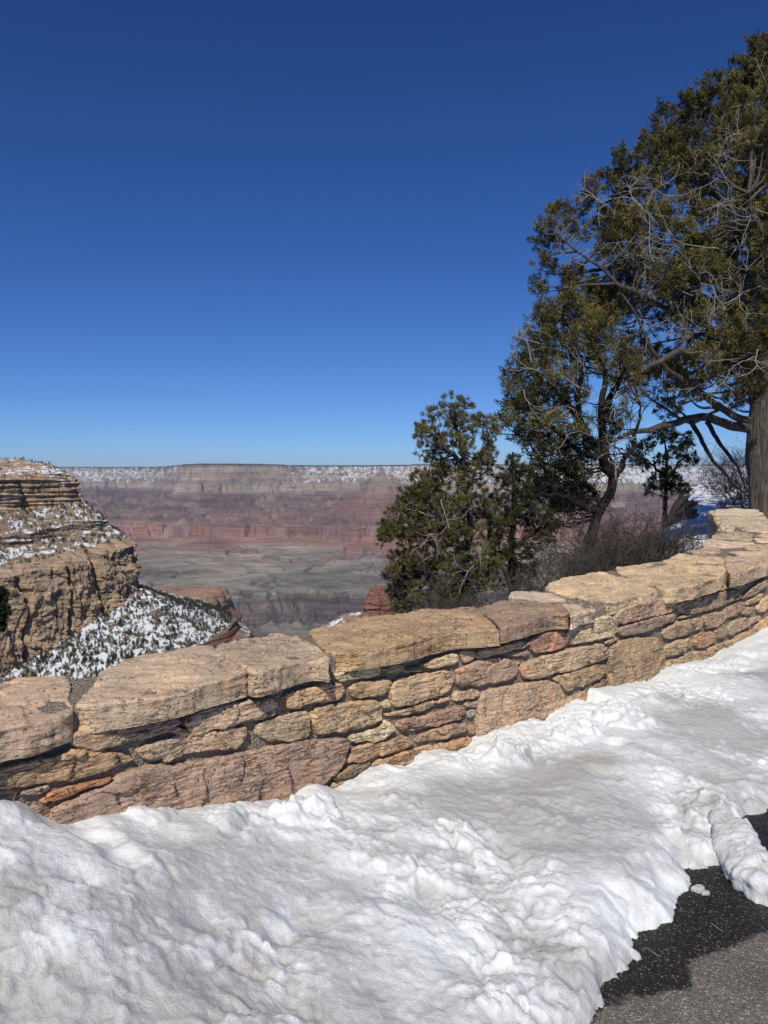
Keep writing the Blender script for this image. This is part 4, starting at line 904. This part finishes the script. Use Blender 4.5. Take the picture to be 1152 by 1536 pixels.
# ------------------------------------------------------------------ trees and shrubs
def fill_poly(poly, n, r0, r1, g, gaps=(), tries=6000):
    poly = np.array(poly, float); lo = poly.min(0); hi = poly.max(0); out = []
    for _ in range(tries):
        if len(out) >= n: break
        x, y = lo + (hi - lo) * g.random(2); r = r0 + (r1 - r0) * g.random()
        if not inside(poly, np.array([x]), np.array([y]))[0]: continue
        if any((x - a) ** 2 + (y - b) ** 2 < (c + 0.5 * r) ** 2 for a, b, c in gaps): continue
        if any((x - a) ** 2 + (y - b) ** 2 < (0.55 * (r + c)) ** 2 for a, b, c in out): continue
        out.append((x, y, r))
    return out

def pxline(pts, Y, dY=None):
    """traced limb: pixels (x, y[, depth offset]) at depth Y"""
    P = np.array([at(p[0], p[1], Y + (p[2] if len(p) > 2 else 0.0)) for p in pts]); return cr_spline(P, max(8, 7 * len(pts)))

def limb(P, r0, r1, g, wob=0.03):
    n = len(P); t = np.linspace(0, 1, n); P = P + wob * np.stack([fbm(p3(t * 5, g.random() * 50, j), 3) for j in range(3)], 1) * np.minimum(1, t * 6)[:, None]
    return P, r0 * (1 - t) ** 0.8 + r1

def trunk_mesh(lines, sides=28, flute=0.14):
    V, F = [], []; base = 0
    for P, R in lines:
        P = resample(P, max(30, int(np.linalg.norm(np.diff(P, axis=0), axis=1).sum() / 0.035))); R = np.interp(np.linspace(0, 1, len(P)), np.linspace(0, 1, len(R)), R)
        v, f = tubes([(P, R)], sides); th = np.tile(np.arange(sides) * 2 * math.pi / sides, len(P)); ctr = np.repeat(P, sides, 0); zz = np.repeat(np.arange(len(P)) * 0.035, sides)
        k = 1 + flute * fbm(np.stack([np.cos(th) * 3.2, np.sin(th) * 3.2, zz * 0.55], 1), 4, kind='ridge') + 0.06 * fbm(np.stack([np.cos(th) * 1.3, np.sin(th) * 1.3, zz * 1.6], 1), 3)
        V.append(ctr + (v - ctr) * k[:, None]); F.append(f + base); base += len(v)
    return np.vstack(V), np.vstack(F)

def connect(c, skel, g, r0=0.016):
    """a bent twig from the nearest suitable point of the skeleton to a foliage clump"""
    d = np.linalg.norm(skel - c, axis=1) + 0.9 * np.maximum(0, skel[:, 2] - c[2]); i = d.argmin(); a = skel[i]; L = np.linalg.norm(c - a)
    m = (a + c) / 2 + g.normal(size=3) * 0.10 * L + np.array([0, 0, -0.08 * L]); P = cr_spline(np.array([a, a * 0.6 + m * 0.4, m, c]), max(7, int(L / 0.12)))
    return P, np.linspace(r0 + 0.012 * L, 0.006, len(P))

def twigs(p, d, L, r, depth, g, lines, curl=0.35, kids=(3, 5), up=0.0, shrink=0.6):
    n = max(5, int(4 + L / 0.08)); n = min(n, 12); P = [np.array(p, float)]; d = np.array(d, float) / (np.linalg.norm(d) + 1e-9); bend = g.normal(size=3) * curl
    D = [d]
    for i in range(n - 1):
        d = d + bend / n * 1.6 + g.normal(size=3) * 0.13 + np.array([0, 0, up / n]); d = d / np.linalg.norm(d); P.append(P[-1] + d * L / (n - 1)); D.append(d)
    lines.append((np.array(P), np.linspace(r, r * 0.45, n)))
    if depth <= 0: return
    for _ in range(g.integers(*kids)):
        i = g.integers(n // 3, n); side = g.normal(size=3); side -= D[i] * side.dot(D[i]); side /= np.linalg.norm(side) + 1e-9
        twigs(P[i], D[i] * 0.75 + side * (0.5 + 0.5 * g.random()), L * shrink * (0.7 + 0.5 * g.random()), r * 0.62, depth - 1, g, lines, curl, kids, up, shrink)

def sph(n, g, up):
    d = g.normal(size=(n, 3)); d[:, 2] += up; return d / np.linalg.norm(d, axis=1)[:, None]

def juniper_foliage(clumps, g, per=30, leaf=0.05, k=24):
    Vs, Ts = [], []; 
    for c, r in clumps:
        n = max(8, int(per * (r / 0.3) ** 1.7 * (0.3 if c[0] / c[1] > 0.535 else 1.0))); d = sph(n, g, 0.45); rad = r * (0.25 + 0.80 * g.random(n) ** 0.55); pos = c + d * rad[:, None] * np.array([1, 1, 0.85]); o = d * 0.6 + np.array([0, 0, 0.55]) + 0.25 * g.normal(size=(n, 3)); o /= np.linalg.norm(o, axis=1)[:, None]
        sl = 0.10 + 0.10 * g.random(n); t = g.random((n, k)); C = pos[:, None] + o[:, None] * (sl[:, None] * t)[..., None] + g.normal(size=(n, k, 3)) * (0.016 + 0.020 * (1 - t))[..., None]
        V, _ = leaf_quads(C.reshape(-1, 3), g, leaf, 0.32, 0.0, np.repeat(o, k, 0) * 0.9); Vs.append(V)
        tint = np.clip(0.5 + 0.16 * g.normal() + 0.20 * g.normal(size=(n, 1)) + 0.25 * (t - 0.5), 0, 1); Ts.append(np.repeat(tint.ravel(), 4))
    V = np.vstack(Vs); return V, np.arange(len(V)).reshape(-1, 4), np.concatenate(Ts)

def needle_foliage(clumps, g, per=70, ln=0.045, k=22, asp=0.13):
    Vs, Ts = [], []
    for c, r in clumps:
        n = max(8, int(per * (r / 0.25) ** 1.8)); d = sph(n, g, 0.35); rad = r * (0.2 + 0.85 * g.random(n) ** 0.55); pos = c + d * rad[:, None]; o = d + 0.5 * g.normal(size=(n, 3)) * 0.6 + np.array([0, 0, 0.35]); o /= np.linalg.norm(o, axis=1)[:, None]
        t = g.random((n, k)) * 0.035; C = pos[:, None] + o[:, None] * t[..., None]
        V, _ = leaf_quads(C.reshape(-1, 3), g, ln, asp, 0.0, np.repeat(o, k, 0) * 0.75); Vs.append(V)
        Ts.append(np.repeat(np.clip(0.5 + 0.14 * g.normal() + 0.2 * g.normal(size=(n, 1)) + 0.0 * t + 0.1 * g.normal(size=(n, k)), 0, 1).ravel(), 4))
    V = np.vstack(Vs); return V, np.arange(len(V)).reshape(-1, 4), np.concatenate(Ts)

def leaf_part(name, VFT, mat, parent):
    V, F, T = VFT; me = make_mesh(name, V, [F], False); attr(me, 'tint', T); return link(name, me, mat, parent)

def tube_part(name, lines, mat, parent, sides=5):
    V, F = tubes(lines, sides); return link(name, make_mesh(name, V, [F]), mat, parent)

def to3d(cl, Y, depth, g):
    """photo circles -> clumps round depth Y; depth(x, y) gives the half thickness there"""
    out = []
    for x, y, r in cl:
        yy = Y + depth(x, y) * (2 * g.random() - 1); out.append((at(x, y, yy), r / FPX * yy))
    return out

# --- the big juniper at the far end of the wall
def big_juniper():
    g = np.random.default_rng(31); Y = 16.6; b = at(1143, 775, Y); gz = ground_z(b[0], b[1])
    t = thing('juniper_tree', 'tall old juniper with thick grey trunk behind the far end of the wall', 'tree', (b[0], b[1], gz))
    main = pxline([(1150, 830), (1148, 775), (1145, 700), (1142, 640), (1142, 590), (1150, 530), (1140, 440), (1130, 330), (1145, 230), (1160, 130)], Y); main[0, 2] = min(main[0, 2], gz - 0.3)
    fork = pxline([(1140, 610), (1128, 560), (1120, 500), (1105, 420), (1080, 330), (1060, 240)], Y)
    r_main = np.interp(np.linspace(0, 1, 40), [0, 0.1, 0.3, 0.45, 1], [0.37, 0.29, 0.25, 0.15, 0.04]); P, R = limb(main, 0.4, 0.03, g, 0.12); R = np.interp(np.linspace(0, 1, len(P)), np.linspace(0, 1, 40), r_main)
    P2, R2 = limb(fork, 0.13, 0.03, g, 0.10)
    V, F = trunk_mesh([(P, R), (P2, R2)], 44, 0.24); link('trunk', make_mesh('trunk', V, [F]), M_BARK, t)
    limbs = [([(1140, 648), (1110, 638), (1080, 634), (1040, 630), (1000, 636), (960, 646, -.5), (930, 655, -.8), (905, 668, -1)], .085, .02),
             ([(1145, 640), (1110, 625), (1080, 612), (1045, 590, -.6), (1015, 565, -1), (985, 530, -1.2), (950, 480, -1.4), (930, 440, -1.5)], .07, .012),
             ([(1135, 560), (1100, 520), (1060, 490, -.6), (1000, 462, -1), (930, 425, -1), (880, 385, -1), (835, 350, -.9)], .065, .012),
             ([(1128, 450), (1085, 400), (1040, 355, .5), (985, 315, .6), (940, 285, .6)], .11, .015), ([(1115, 360), (1070, 290), (1030, 220), (1005, 190)], .09, .015),
             ([(1120, 480), (1060, 450, .8), (990, 420, 1.4), (910, 400, 1.6), (840, 420, 1.6)], .10, .015), ([(1135, 520), (1080, 520, -1.2), (1020, 530, -2), (960, 560, -2.3), (920, 600, -2.4)], .10, .015),
             ([(1150, 560), (1200, 500), (1270, 430), (1340, 330)], .14, .02), ([(1148, 620), (1210, 590), (1290, 560), (1370, 520)], .13, .02), ([(1140, 400), (1190, 320), (1240, 220)], .1, .02), ([(1142, 470), (1170, 430, -1.4), (1150, 360, -2.0), (1120, 290, -2.2)], .1, .02), ([(1142, 500), (1160, 470, 1.5), (1140, 400, 2.4), (1100, 300, 2.6)], .1, .02)]
    skel = [P, P2]
    for pts, a, c in limbs:
        Q, Rq = limb(pxline(pts, Y), a, c, g, 0.16); skel.append(Q); V, F = trunk_mesh([(Q, Rq)], 14, 0.10); link('branch', make_mesh('branch', V, [F]), M_BARK, t)
    droop = []
    for pts in ([(1036, 632, -.3), (1050, 655, -.3), (1070, 690, -.3), (1095, 720, -.3), (1122, 745, -.2)], [(1060, 632, -.2), (1080, 665, -.2), (1105, 700, -.2), (1124, 742, -.2)]): droop.append(limb(pxline(pts, Y), .045, .01, g, .06))
    tube_part('dead_limb', droop, M_DARKSHADEBARK, t, 8)
    skel = np.vstack(skel)
    edge = [(1140, 82, 26), (1112, 112, 22), (1100, 135, 18), (1066, 130, 16), (1060, 155, 22), (1033, 155, 14), (1040, 175, 20), (1000, 182, 22), (985, 205, 18), (975, 228, 16), (1005, 225, 24), (940, 235, 14), (927, 252, 14), (920, 278, 12), (945, 270, 20), (932, 300, 12), (887, 282, 13), (880, 298, 12), (868, 318, 14), (845, 318, 12), (832, 325, 16), (818, 345, 13), (812, 362, 14), (825, 372, 14), (812, 398, 12), (803, 430, 12), (812, 440, 10), (850, 345, 12), (870, 350, 14), (830, 405, 12), (1150, 100, 30), (1130, 140, 28), (905, 380, 12), (850, 430, 13), (880, 440, 14)]
    poly = [(1000, 195), (1060, 150), (1110, 115), (1152, 85), (1400, 60), (1450, 300), (1420, 540), (1300, 610), (1180, 585), (1090, 590), (1000, 612), (940, 575), (905, 510), (860, 470), (840, 430), (880, 350), (910, 310), (950, 265)]
    gaps = [(905, 400, 16), (1093, 346, 14), (1000, 600, 8), (960, 350, 8), (870, 385, 9)]
    front = fill_poly([(940, 300), (1000, 215), (1100, 130), (1330, 80), (1400, 400), (1300, 540), (1152, 200), (1080, 250), (1000, 300), (985, 420), (930, 420), (925, 520), (900, 500), (905, 400)], 70, 16, 28, g, gaps)
    back = fill_poly(poly, 150, 18, 32, g, gaps); low = fill_poly([(960, 560), (1150, 480), (1150, 600), (1000, 615)], 14, 16, 24, g)
    half = lambda x, y: 0.5 + 2.0 * max(0.0, 1 - ((x - 1180) / 380.0) ** 2)
    cl = to3d(edge, Y, lambda x, y: 0.25 * half(x, y), g) + [(at(x, y, Y - 0.6 * half(x, y) * (0.3 + 0.7 * g.random())), r / FPX * Y) for x, y, r in front] + [(at(x, y, Y + half(x, y) * (0.1 + g.random())), r / FPX * Y) for x, y, r in back + low]
    fr2 = fill_poly([(1040, 250), (1152, 200), (1190, 560), (1060, 545), (985, 430)], 44, 13, 23, g, gaps) + [(1110, 520, 18), (1135, 545, 18), (1095, 555, 15), (1150, 570, 16), (1070, 560, 13), (1120, 580, 12), (1040, 575, 12), (1150, 520, 20)]
    cl += [(at(x, y, Y - half(x, y) * (0.5 + 0.4 * g.random())), r / FPX * Y) for x, y, r in fr2]
    sub = []
    for x, y, r in back[::3]: sub.append((at(x + 25 * g.normal(), y + 25 * g.normal(), Y + 0.5 * half(x, y) * g.normal()), 0.22))
    cl += [c for c in sub]
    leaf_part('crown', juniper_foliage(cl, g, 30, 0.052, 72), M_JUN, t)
    tw = [connect(c, skel, g) for c, r in cl]
    for c, r in cl:
        for _ in range(5): twigs(c - np.array([0, 0, 0.1]), sph(1, g, 0.4)[0], r * 1.0, 0.010, 1, g, tw, 0.5, (1, 3), 0.2)
    tube_part('twigs', tw, M_LIMB, t, 4)
    dead = []
    spots = fill_poly([(960, 300), (1060, 300), (1140, 330), (1152, 520), (1090, 560), (1010, 560), (960, 500), (900, 420)], 32, 10, 22, g)
    for x, y, r in spots + [(1105, 215, 10), (1120, 230, 10), (1100, 240, 10), (1050, 225, 8), (1025, 270, 8), (990, 285, 8), (905, 320, 8), (880, 370, 8), (860, 390, 8)]:
        p = at(x + 20, y + 8, Y - 0.9 * half(x, y) * (0.5 + 0.6 * g.random())); d = np.array([-0.9, -0.5, 0.25]) + 0.75 * g.normal(size=3)
        twigs(p, d, 0.75 + 0.5 * g.random(), 0.0115, 3, g, dead, 0.4, (2, 5), -0.05, 0.62)
    tube_part('dead_twigs', dead, M_DEAD, t, 4)

# --- the leaning juniper in the middle, shade put into its dark bark
def mid_juniper():
    g = np.random.default_rng(47); Y = 12.2; b = at(886, 840, Y); gz = ground_z(b[0], b[1])
    t = thing('juniper_tree', 'dark leaning juniper with twisted shade-darkened trunk between pinyon and bare grey shrub', 'tree', (b[0], b[1], min(gz, b[2])))
    main = pxline([(880, 870), (884, 820), (892, 790), (900, 765), (916, 735), (918, 705), (908, 680), (902, 640), (902, 600), (905, 560), (880, 500), (850, 470)], Y)
    P, R = limb(main, .078, .018, g, .06); P[0, 2] = min(P[0, 2], gz - 0.4)
    lim = [([(916, 712), (900, 690, -.4), (870, 675, -.6), (840, 650, -.7), (800, 615, -.6)], .045, .012), ([(905, 690), (880, 650, .3), (868, 610, .3), (870, 560, .3), (850, 520, .2), (825, 490, .2)], .05, .012), ([(918, 725), (940, 690, .2), (955, 650, .3), (960, 610, .3)], .04, .012), ([(900, 770), (870, 755, -.4), (840, 745, -.6), (810, 740, -.6)], .05, .01), ([(905, 755), (880, 730, .4), (845, 710, .6), (815, 695, .6)], .05, .01), ([(880, 660), (850, 600, .5), (810, 570, .5), (780, 545, .5)], .05, .01), ([(903, 620), (930, 570, -.4), (945, 540, -.4)], .05, .01)]
    V, F = trunk_mesh([(P, R)], 20, 0.14); link('trunk', make_mesh('trunk', V, [F]), M_DARKSHADEBARK, t); skel = [P]
    for pts, a, c in lim:
        Q, Rq = limb(pxline(pts, Y), a, c, g, .12); skel.append(Q); V, F = trunk_mesh([(Q, Rq)], 10, 0.1); link('branch', make_mesh('branch', V, [F]), M_DARKSHADEBARK, t)
    skel = np.vstack(skel)
    edge = [(818, 470, 14), (808, 490, 13), (800, 510, 12), (788, 520, 11), (795, 535, 13), (776, 548, 10), (770, 565, 11), (762, 585, 10), (760, 605, 10), (772, 620, 12), (770, 645, 11), (785, 660, 12), (752, 635, 7), (745, 650, 6), (800, 675, 13), (830, 480, 16), (815, 520, 16), (850, 455, 15), (835, 680, 13), (795, 600, 14), (815, 640, 13), (870, 470, 16)]
    gaps = [(905, 592, 24), (872, 622, 14), (930, 610, 14), (885, 560, 8), (850, 640, 8), (890, 650, 12)]
    fil = fill_poly([(825, 470), (800, 520), (775, 560), (765, 620), (790, 670), (840, 690), (890, 690), (930, 650), (955, 600), (950, 540), (910, 480), (860, 450)], 95, 9, 17, g, gaps)
    dk = fill_poly([(795, 690), (860, 695), (885, 720), (880, 775), (830, 775), (800, 740)], 30, 7, 13, g)
    cl = to3d(edge, Y, lambda x, y: 0.5, g) + to3d(fil, Y, lambda x, y: 1.1, g) + to3d(dk, Y + .5, lambda x, y: .6, g)
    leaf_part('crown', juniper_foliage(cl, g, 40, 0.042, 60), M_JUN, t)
    tw = [connect(c, skel, g, .010) for c, r in cl]
    for c, r in cl:
        for _ in range(4): twigs(c - np.array([0, 0, .08]), sph(1, g, .4)[0], r * 1.1, .007, 1, g, tw, .5, (1, 3), .2)
    for x, y, r in fill_poly([(800, 700), (880, 690), (960, 640), (950, 700), (900, 740), (880, 790), (810, 780)], 90, 4, 10, g): twigs(at(x, y, Y + .5 * g.normal()), g.normal(size=3) + np.array([-.5, 0, 0]), .5, .009, 2, g, tw, .7, (2, 4), 0, .6)
    tube_part('twigs', tw, M_DARKSHADEBARK, t, 4)
    dead = []
    for x, y, r in fill_poly([(760, 530), (830, 480), (900, 560), (960, 620), (930, 700), (860, 690), (780, 640)], 22, 8, 14, g):
        twigs(at(x + 12, y + 6, Y - 1.1), np.array([-.8, -.3, .2]) + .7 * g.normal(size=3), .42, .008, 2, g, dead, .45, (2, 4), -.1, .6)
    tube_part('dead_twigs', dead, M_DEAD, t, 4)

def pinyon(name, label, Y, trunk, limbs, clumps, seed, mat, per, ln, dep, dead_poly=None, bark=None, kk=62, asp=0.10):
    g = np.random.default_rng(seed); main = pxline(trunk, Y); P, R = limb(main, .052 * (Y / 8) ** .2, .012, g, .05); gz = ground_z(P[0, 0], P[0, 1]); P[0, 2] = min(P[0, 2], gz - .2)
    t = thing(name, label, 'tree', (P[0, 0], P[0, 1], max(gz, P[0, 2]))); bark = bark or M_LIMB
    V, F = trunk_mesh([(P, R)], 16, .12); link('trunk', make_mesh('trunk', V, [F]), bark, t); skel = [P]
    for pts in limbs:
        Q, Rq = limb(pxline(pts, Y), .024 * (Y / 8) ** .5, .006, g, .08); skel.append(Q); V, F = trunk_mesh([(Q, Rq)], 8, .08); link('branch', make_mesh('branch', V, [F]), bark, t)
    skel = np.vstack(skel); cl = to3d(clumps, Y, dep, g)
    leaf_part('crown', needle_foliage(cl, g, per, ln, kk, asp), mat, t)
    tw = [connect(c, skel, g, .007) for c, r in cl]
    for c, r in cl:
        for _ in range(5): twigs(c - np.array([0, 0, .05]), sph(1, g, .3)[0], r * 1.1, .006, 1, g, tw, .4, (1, 3), .2)
    tube_part('twigs', tw, bark, t, 4)
    if dead_poly:
        dead = []
        for x, y, r in fill_poly(dead_poly, 7, 6, 14, g): twigs(at(x + 10, y + 3, Y - dep(x, y) * 1.0), np.array([-.9, -.3, .1]) + .55 * g.normal(size=3), .36, .0065, 2, g, dead, .45, (2, 4), 0, .6)
        tube_part('dead_twigs', dead, M_DEAD, t, 4)
    return t

def shrub(label, roots, Y, top, spread, n, seed, group=None, L=0.55):
    """leafless shrub: many stems fanning up from the ground"""
    g = np.random.default_rng(seed); lines = []; c = at(roots[0], 800, Y); c0 = None
    for _ in range(n):
        x = roots[0] + (roots[1] - roots[0]) * g.random(); yy = Y + spread * g.normal(); p = at(x, 800, yy); p[2] = ground_z(p[0], p[1]) - .05
        c0 = p if c0 is None else c0
        H = at(x, top + 45 * abs(g.normal()), yy)[2] - p[2]; H = max(.35, H); d = np.array([.40 * g.normal() - .15, .40 * g.normal() + .05, 1.0])
        twigs(p, d, H * .75, .0095, 3, g, lines, .35, (4, 7), .15, .48)
    t = thing('bare_shrub', label, 'shrub', c0, group); tube_part('stems', lines, M_TWIG, t, 3); return t

build_chunks()
big_juniper(); mid_juniper()
_g = np.random.default_rng(77)
PT = [(675, 606, 13), (690, 612, 13), (655, 618, 13), (642, 635, 13), (638, 652, 11), (660, 640, 16), (685, 635, 16), (705, 622, 13), (722, 632, 9), (712, 650, 13), (640, 680, 11), (655, 668, 15), (680, 662, 15), (700, 672, 13), (728, 660, 8), (735, 682, 8), (720, 690, 9), (665, 690, 12), (645, 715, 13), (662, 722, 14), (630, 738, 14), (612, 748, 13), (602, 762, 9), (640, 760, 17), (618, 780, 13), (583, 788, 11), (577, 800, 8), (595, 800, 12), (610, 805, 13), (640, 790, 17), (662, 760, 16), (600, 842, 12), (595, 865, 11), (620, 835, 17), (612, 870, 17), (602, 895, 15), (640, 830, 18), (640, 868, 19), (630, 900, 17), (665, 810, 18), (670, 850, 19), (665, 890, 18), (690, 870, 18), (700, 832, 18), (690, 790, 17), (690, 750, 15), (700, 720, 12), (715, 700, 10), (720, 870, 16), (735, 845, 16), (600, 910, 12)]
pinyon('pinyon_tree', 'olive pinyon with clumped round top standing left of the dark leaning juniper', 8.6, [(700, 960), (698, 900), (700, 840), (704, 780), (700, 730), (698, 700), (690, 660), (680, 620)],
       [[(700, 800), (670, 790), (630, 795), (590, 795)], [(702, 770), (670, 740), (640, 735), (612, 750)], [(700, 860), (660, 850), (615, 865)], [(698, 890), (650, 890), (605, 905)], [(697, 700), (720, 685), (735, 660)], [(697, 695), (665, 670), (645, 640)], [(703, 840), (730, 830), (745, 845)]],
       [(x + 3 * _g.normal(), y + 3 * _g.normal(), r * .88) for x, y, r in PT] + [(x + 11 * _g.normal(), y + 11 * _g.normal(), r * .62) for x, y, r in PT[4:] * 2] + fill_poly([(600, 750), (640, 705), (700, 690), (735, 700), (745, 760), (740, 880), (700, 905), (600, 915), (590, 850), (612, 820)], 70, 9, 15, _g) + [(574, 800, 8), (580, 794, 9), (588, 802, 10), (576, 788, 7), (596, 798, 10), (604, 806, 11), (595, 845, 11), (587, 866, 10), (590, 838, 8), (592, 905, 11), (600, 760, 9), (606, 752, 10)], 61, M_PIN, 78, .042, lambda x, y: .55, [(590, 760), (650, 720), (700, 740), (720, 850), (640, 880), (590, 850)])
DK = [(770, 690, 11), (762, 705, 13), (778, 712, 13), (752, 728, 14), (775, 735, 16), (792, 738, 11), (748, 752, 15), (770, 762, 18), (795, 765, 14), (740, 780, 15), (765, 792, 18), (792, 792, 17), (815, 785, 13), (828, 790, 9), (742, 812, 15), (770, 822, 18), (798, 820, 15), (818, 808, 10), (745, 845, 15), (770, 850, 17), (795, 845, 13), (730, 870, 14), (757, 875, 15), (785, 870, 10)]
pinyon('fir_tree', 'small dark green conifer tucked between olive pinyon and the leaning juniper', 9.6, [(768, 930), (768, 850), (770, 770), (770, 680)], [[(769, 820), (800, 800), (826, 788)], [(769, 830), (740, 830), (730, 870)], [(769, 780), (750, 755)]],
       [(x, y, r * .8) for x, y, r in DK] + [(x + 9 * _g.normal(), y + 9 * _g.normal(), r * .6) for x, y, r in DK * 2], 67, M_DARKLEAF, 70, .045, lambda x, y: .5, None, M_DARKSHADEBARK)
SP = [(985, 655, 11), (1000, 650, 10), (1015, 662, 10), (1030, 672, 8), (1038, 688, 8), (1025, 690, 9), (1010, 680, 9), (970, 670, 10), (955, 690, 9), (965, 700, 8), (990, 690, 8), (1000, 710, 9), (985, 722, 10), (1012, 722, 10), (1025, 735, 8), (1000, 735, 10), (975, 735, 8), (1032, 655, 6), (950, 672, 8)]
pinyon('pinyon_tree', 'little pinyon with open crown seen under the low horizontal juniper limb', 21.0, [(998, 800), (998, 750), (1000, 700), (996, 650)], [[(999, 720), (1015, 700), (1030, 680)], [(999, 715), (980, 700), (962, 680)], [(999, 735), (1015, 728)]], SP, 71, M_PIN, 60, .11, lambda x, y: .5, None, M_DARKSHADEBARK, 16, .2)
LE = [(-6, 905, 13), (4, 918, 10), (-12, 925, 16), (2, 890, 7), (-25, 900, 18), (-20, 940, 16), (-2, 938, 8), (-45, 915, 22), (-40, 950, 20)]
pinyon('pinyon_tree', 'dark pinyon crown poking in at the left edge before the cliff', 30.0, [(-40, 1100), (-40, 1000), (-38, 940), (-35, 890)], [[(-39, 960), (-20, 930), (0, 910)]], LE, 73, M_DARKLEAF, 60, .16, lambda x, y: .6, None, M_DARKSHADEBARK, 16, .25)
SG = 'leafless grey shrubs along the back of the wall'
shrub('big leafless grey shrub tangled behind the wall, left of the tall juniper trunk', (905, 1008), 10.2, 748, .4, 120, 81, SG)
shrub('low leafless shrub with purple grey twigs at the foot of the olive pinyon', (650, 760), 6.6, 866, .2, 60, 83, SG)
shrub('sparse pale leafless shrub filling the gap below the leaning shade-darkened trunk', (830, 910), 8.6, 800, .3, 60, 85, SG)
shrub('reddish brown leafless shrub on the snow knoll close beside the tall juniper trunk', (1098, 1135), 18.6, 655, .3, 46, 87, SG)

# ------------------------------------------------------------------ haze over the whole view
def build_haze():
    x0, x1, y0, y1, z0, z1 = -15500, 15500, -400, 22500, -1700, 420
    V = [(x, y, z) for z in (z0, z1) for y in (y0, y1) for x in (x0, x1)]
    F = [[0, 2, 3, 1], [4, 5, 7, 6], [0, 1, 5, 4], [2, 6, 7, 3], [0, 4, 6, 2], [1, 3, 7, 5]]
    k = NT('air'); k.t.nodes.remove(k.b); v = k.n('ShaderNodeVolumePrincipled'); v.inputs['Color'].default_value = (0.70, 0.76, 0.92, 1); v.inputs['Density'].default_value = 2.8e-5; v.inputs['Anisotropy'].default_value = 0.1
    k.t.links.new(v.outputs[0], k.out.inputs['Volume'])
    o = link('haze', make_mesh('haze', np.array(V, float), [F], False), k.m); tag(o, kind='stuff')
build_haze()

for _n, _l, _c in (('canyon', 'hazy red and grey layered canyon walls under a snow dusted flat rim', 'canyon'), ('cliff', 'tan layered cliff with snowy ledges rising at the left edge of the view', 'cliff'),
                   ('butte', 'rounded brown rock shoulder just beyond the snowy talus slope', 'hill'), ('ridge', 'low snow patched ridge at the foot of the red rock spire', 'hill'),
                   ('road', 'dark wet and dry grey asphalt at the lower right corner', 'road'), ('ground', 'brown rim ground behind the wall with a snowy knoll at right', 'ground'),
                   ('snow', 'crusty lumpy grey white snow bank between the stone wall and the asphalt', 'snow'), ('distant_junipers', None, 'trees'), ('haze', 'thin pale air haze over the whole canyon', 'haze')):
    tag(bpy.data.objects[_n], _l, _c)
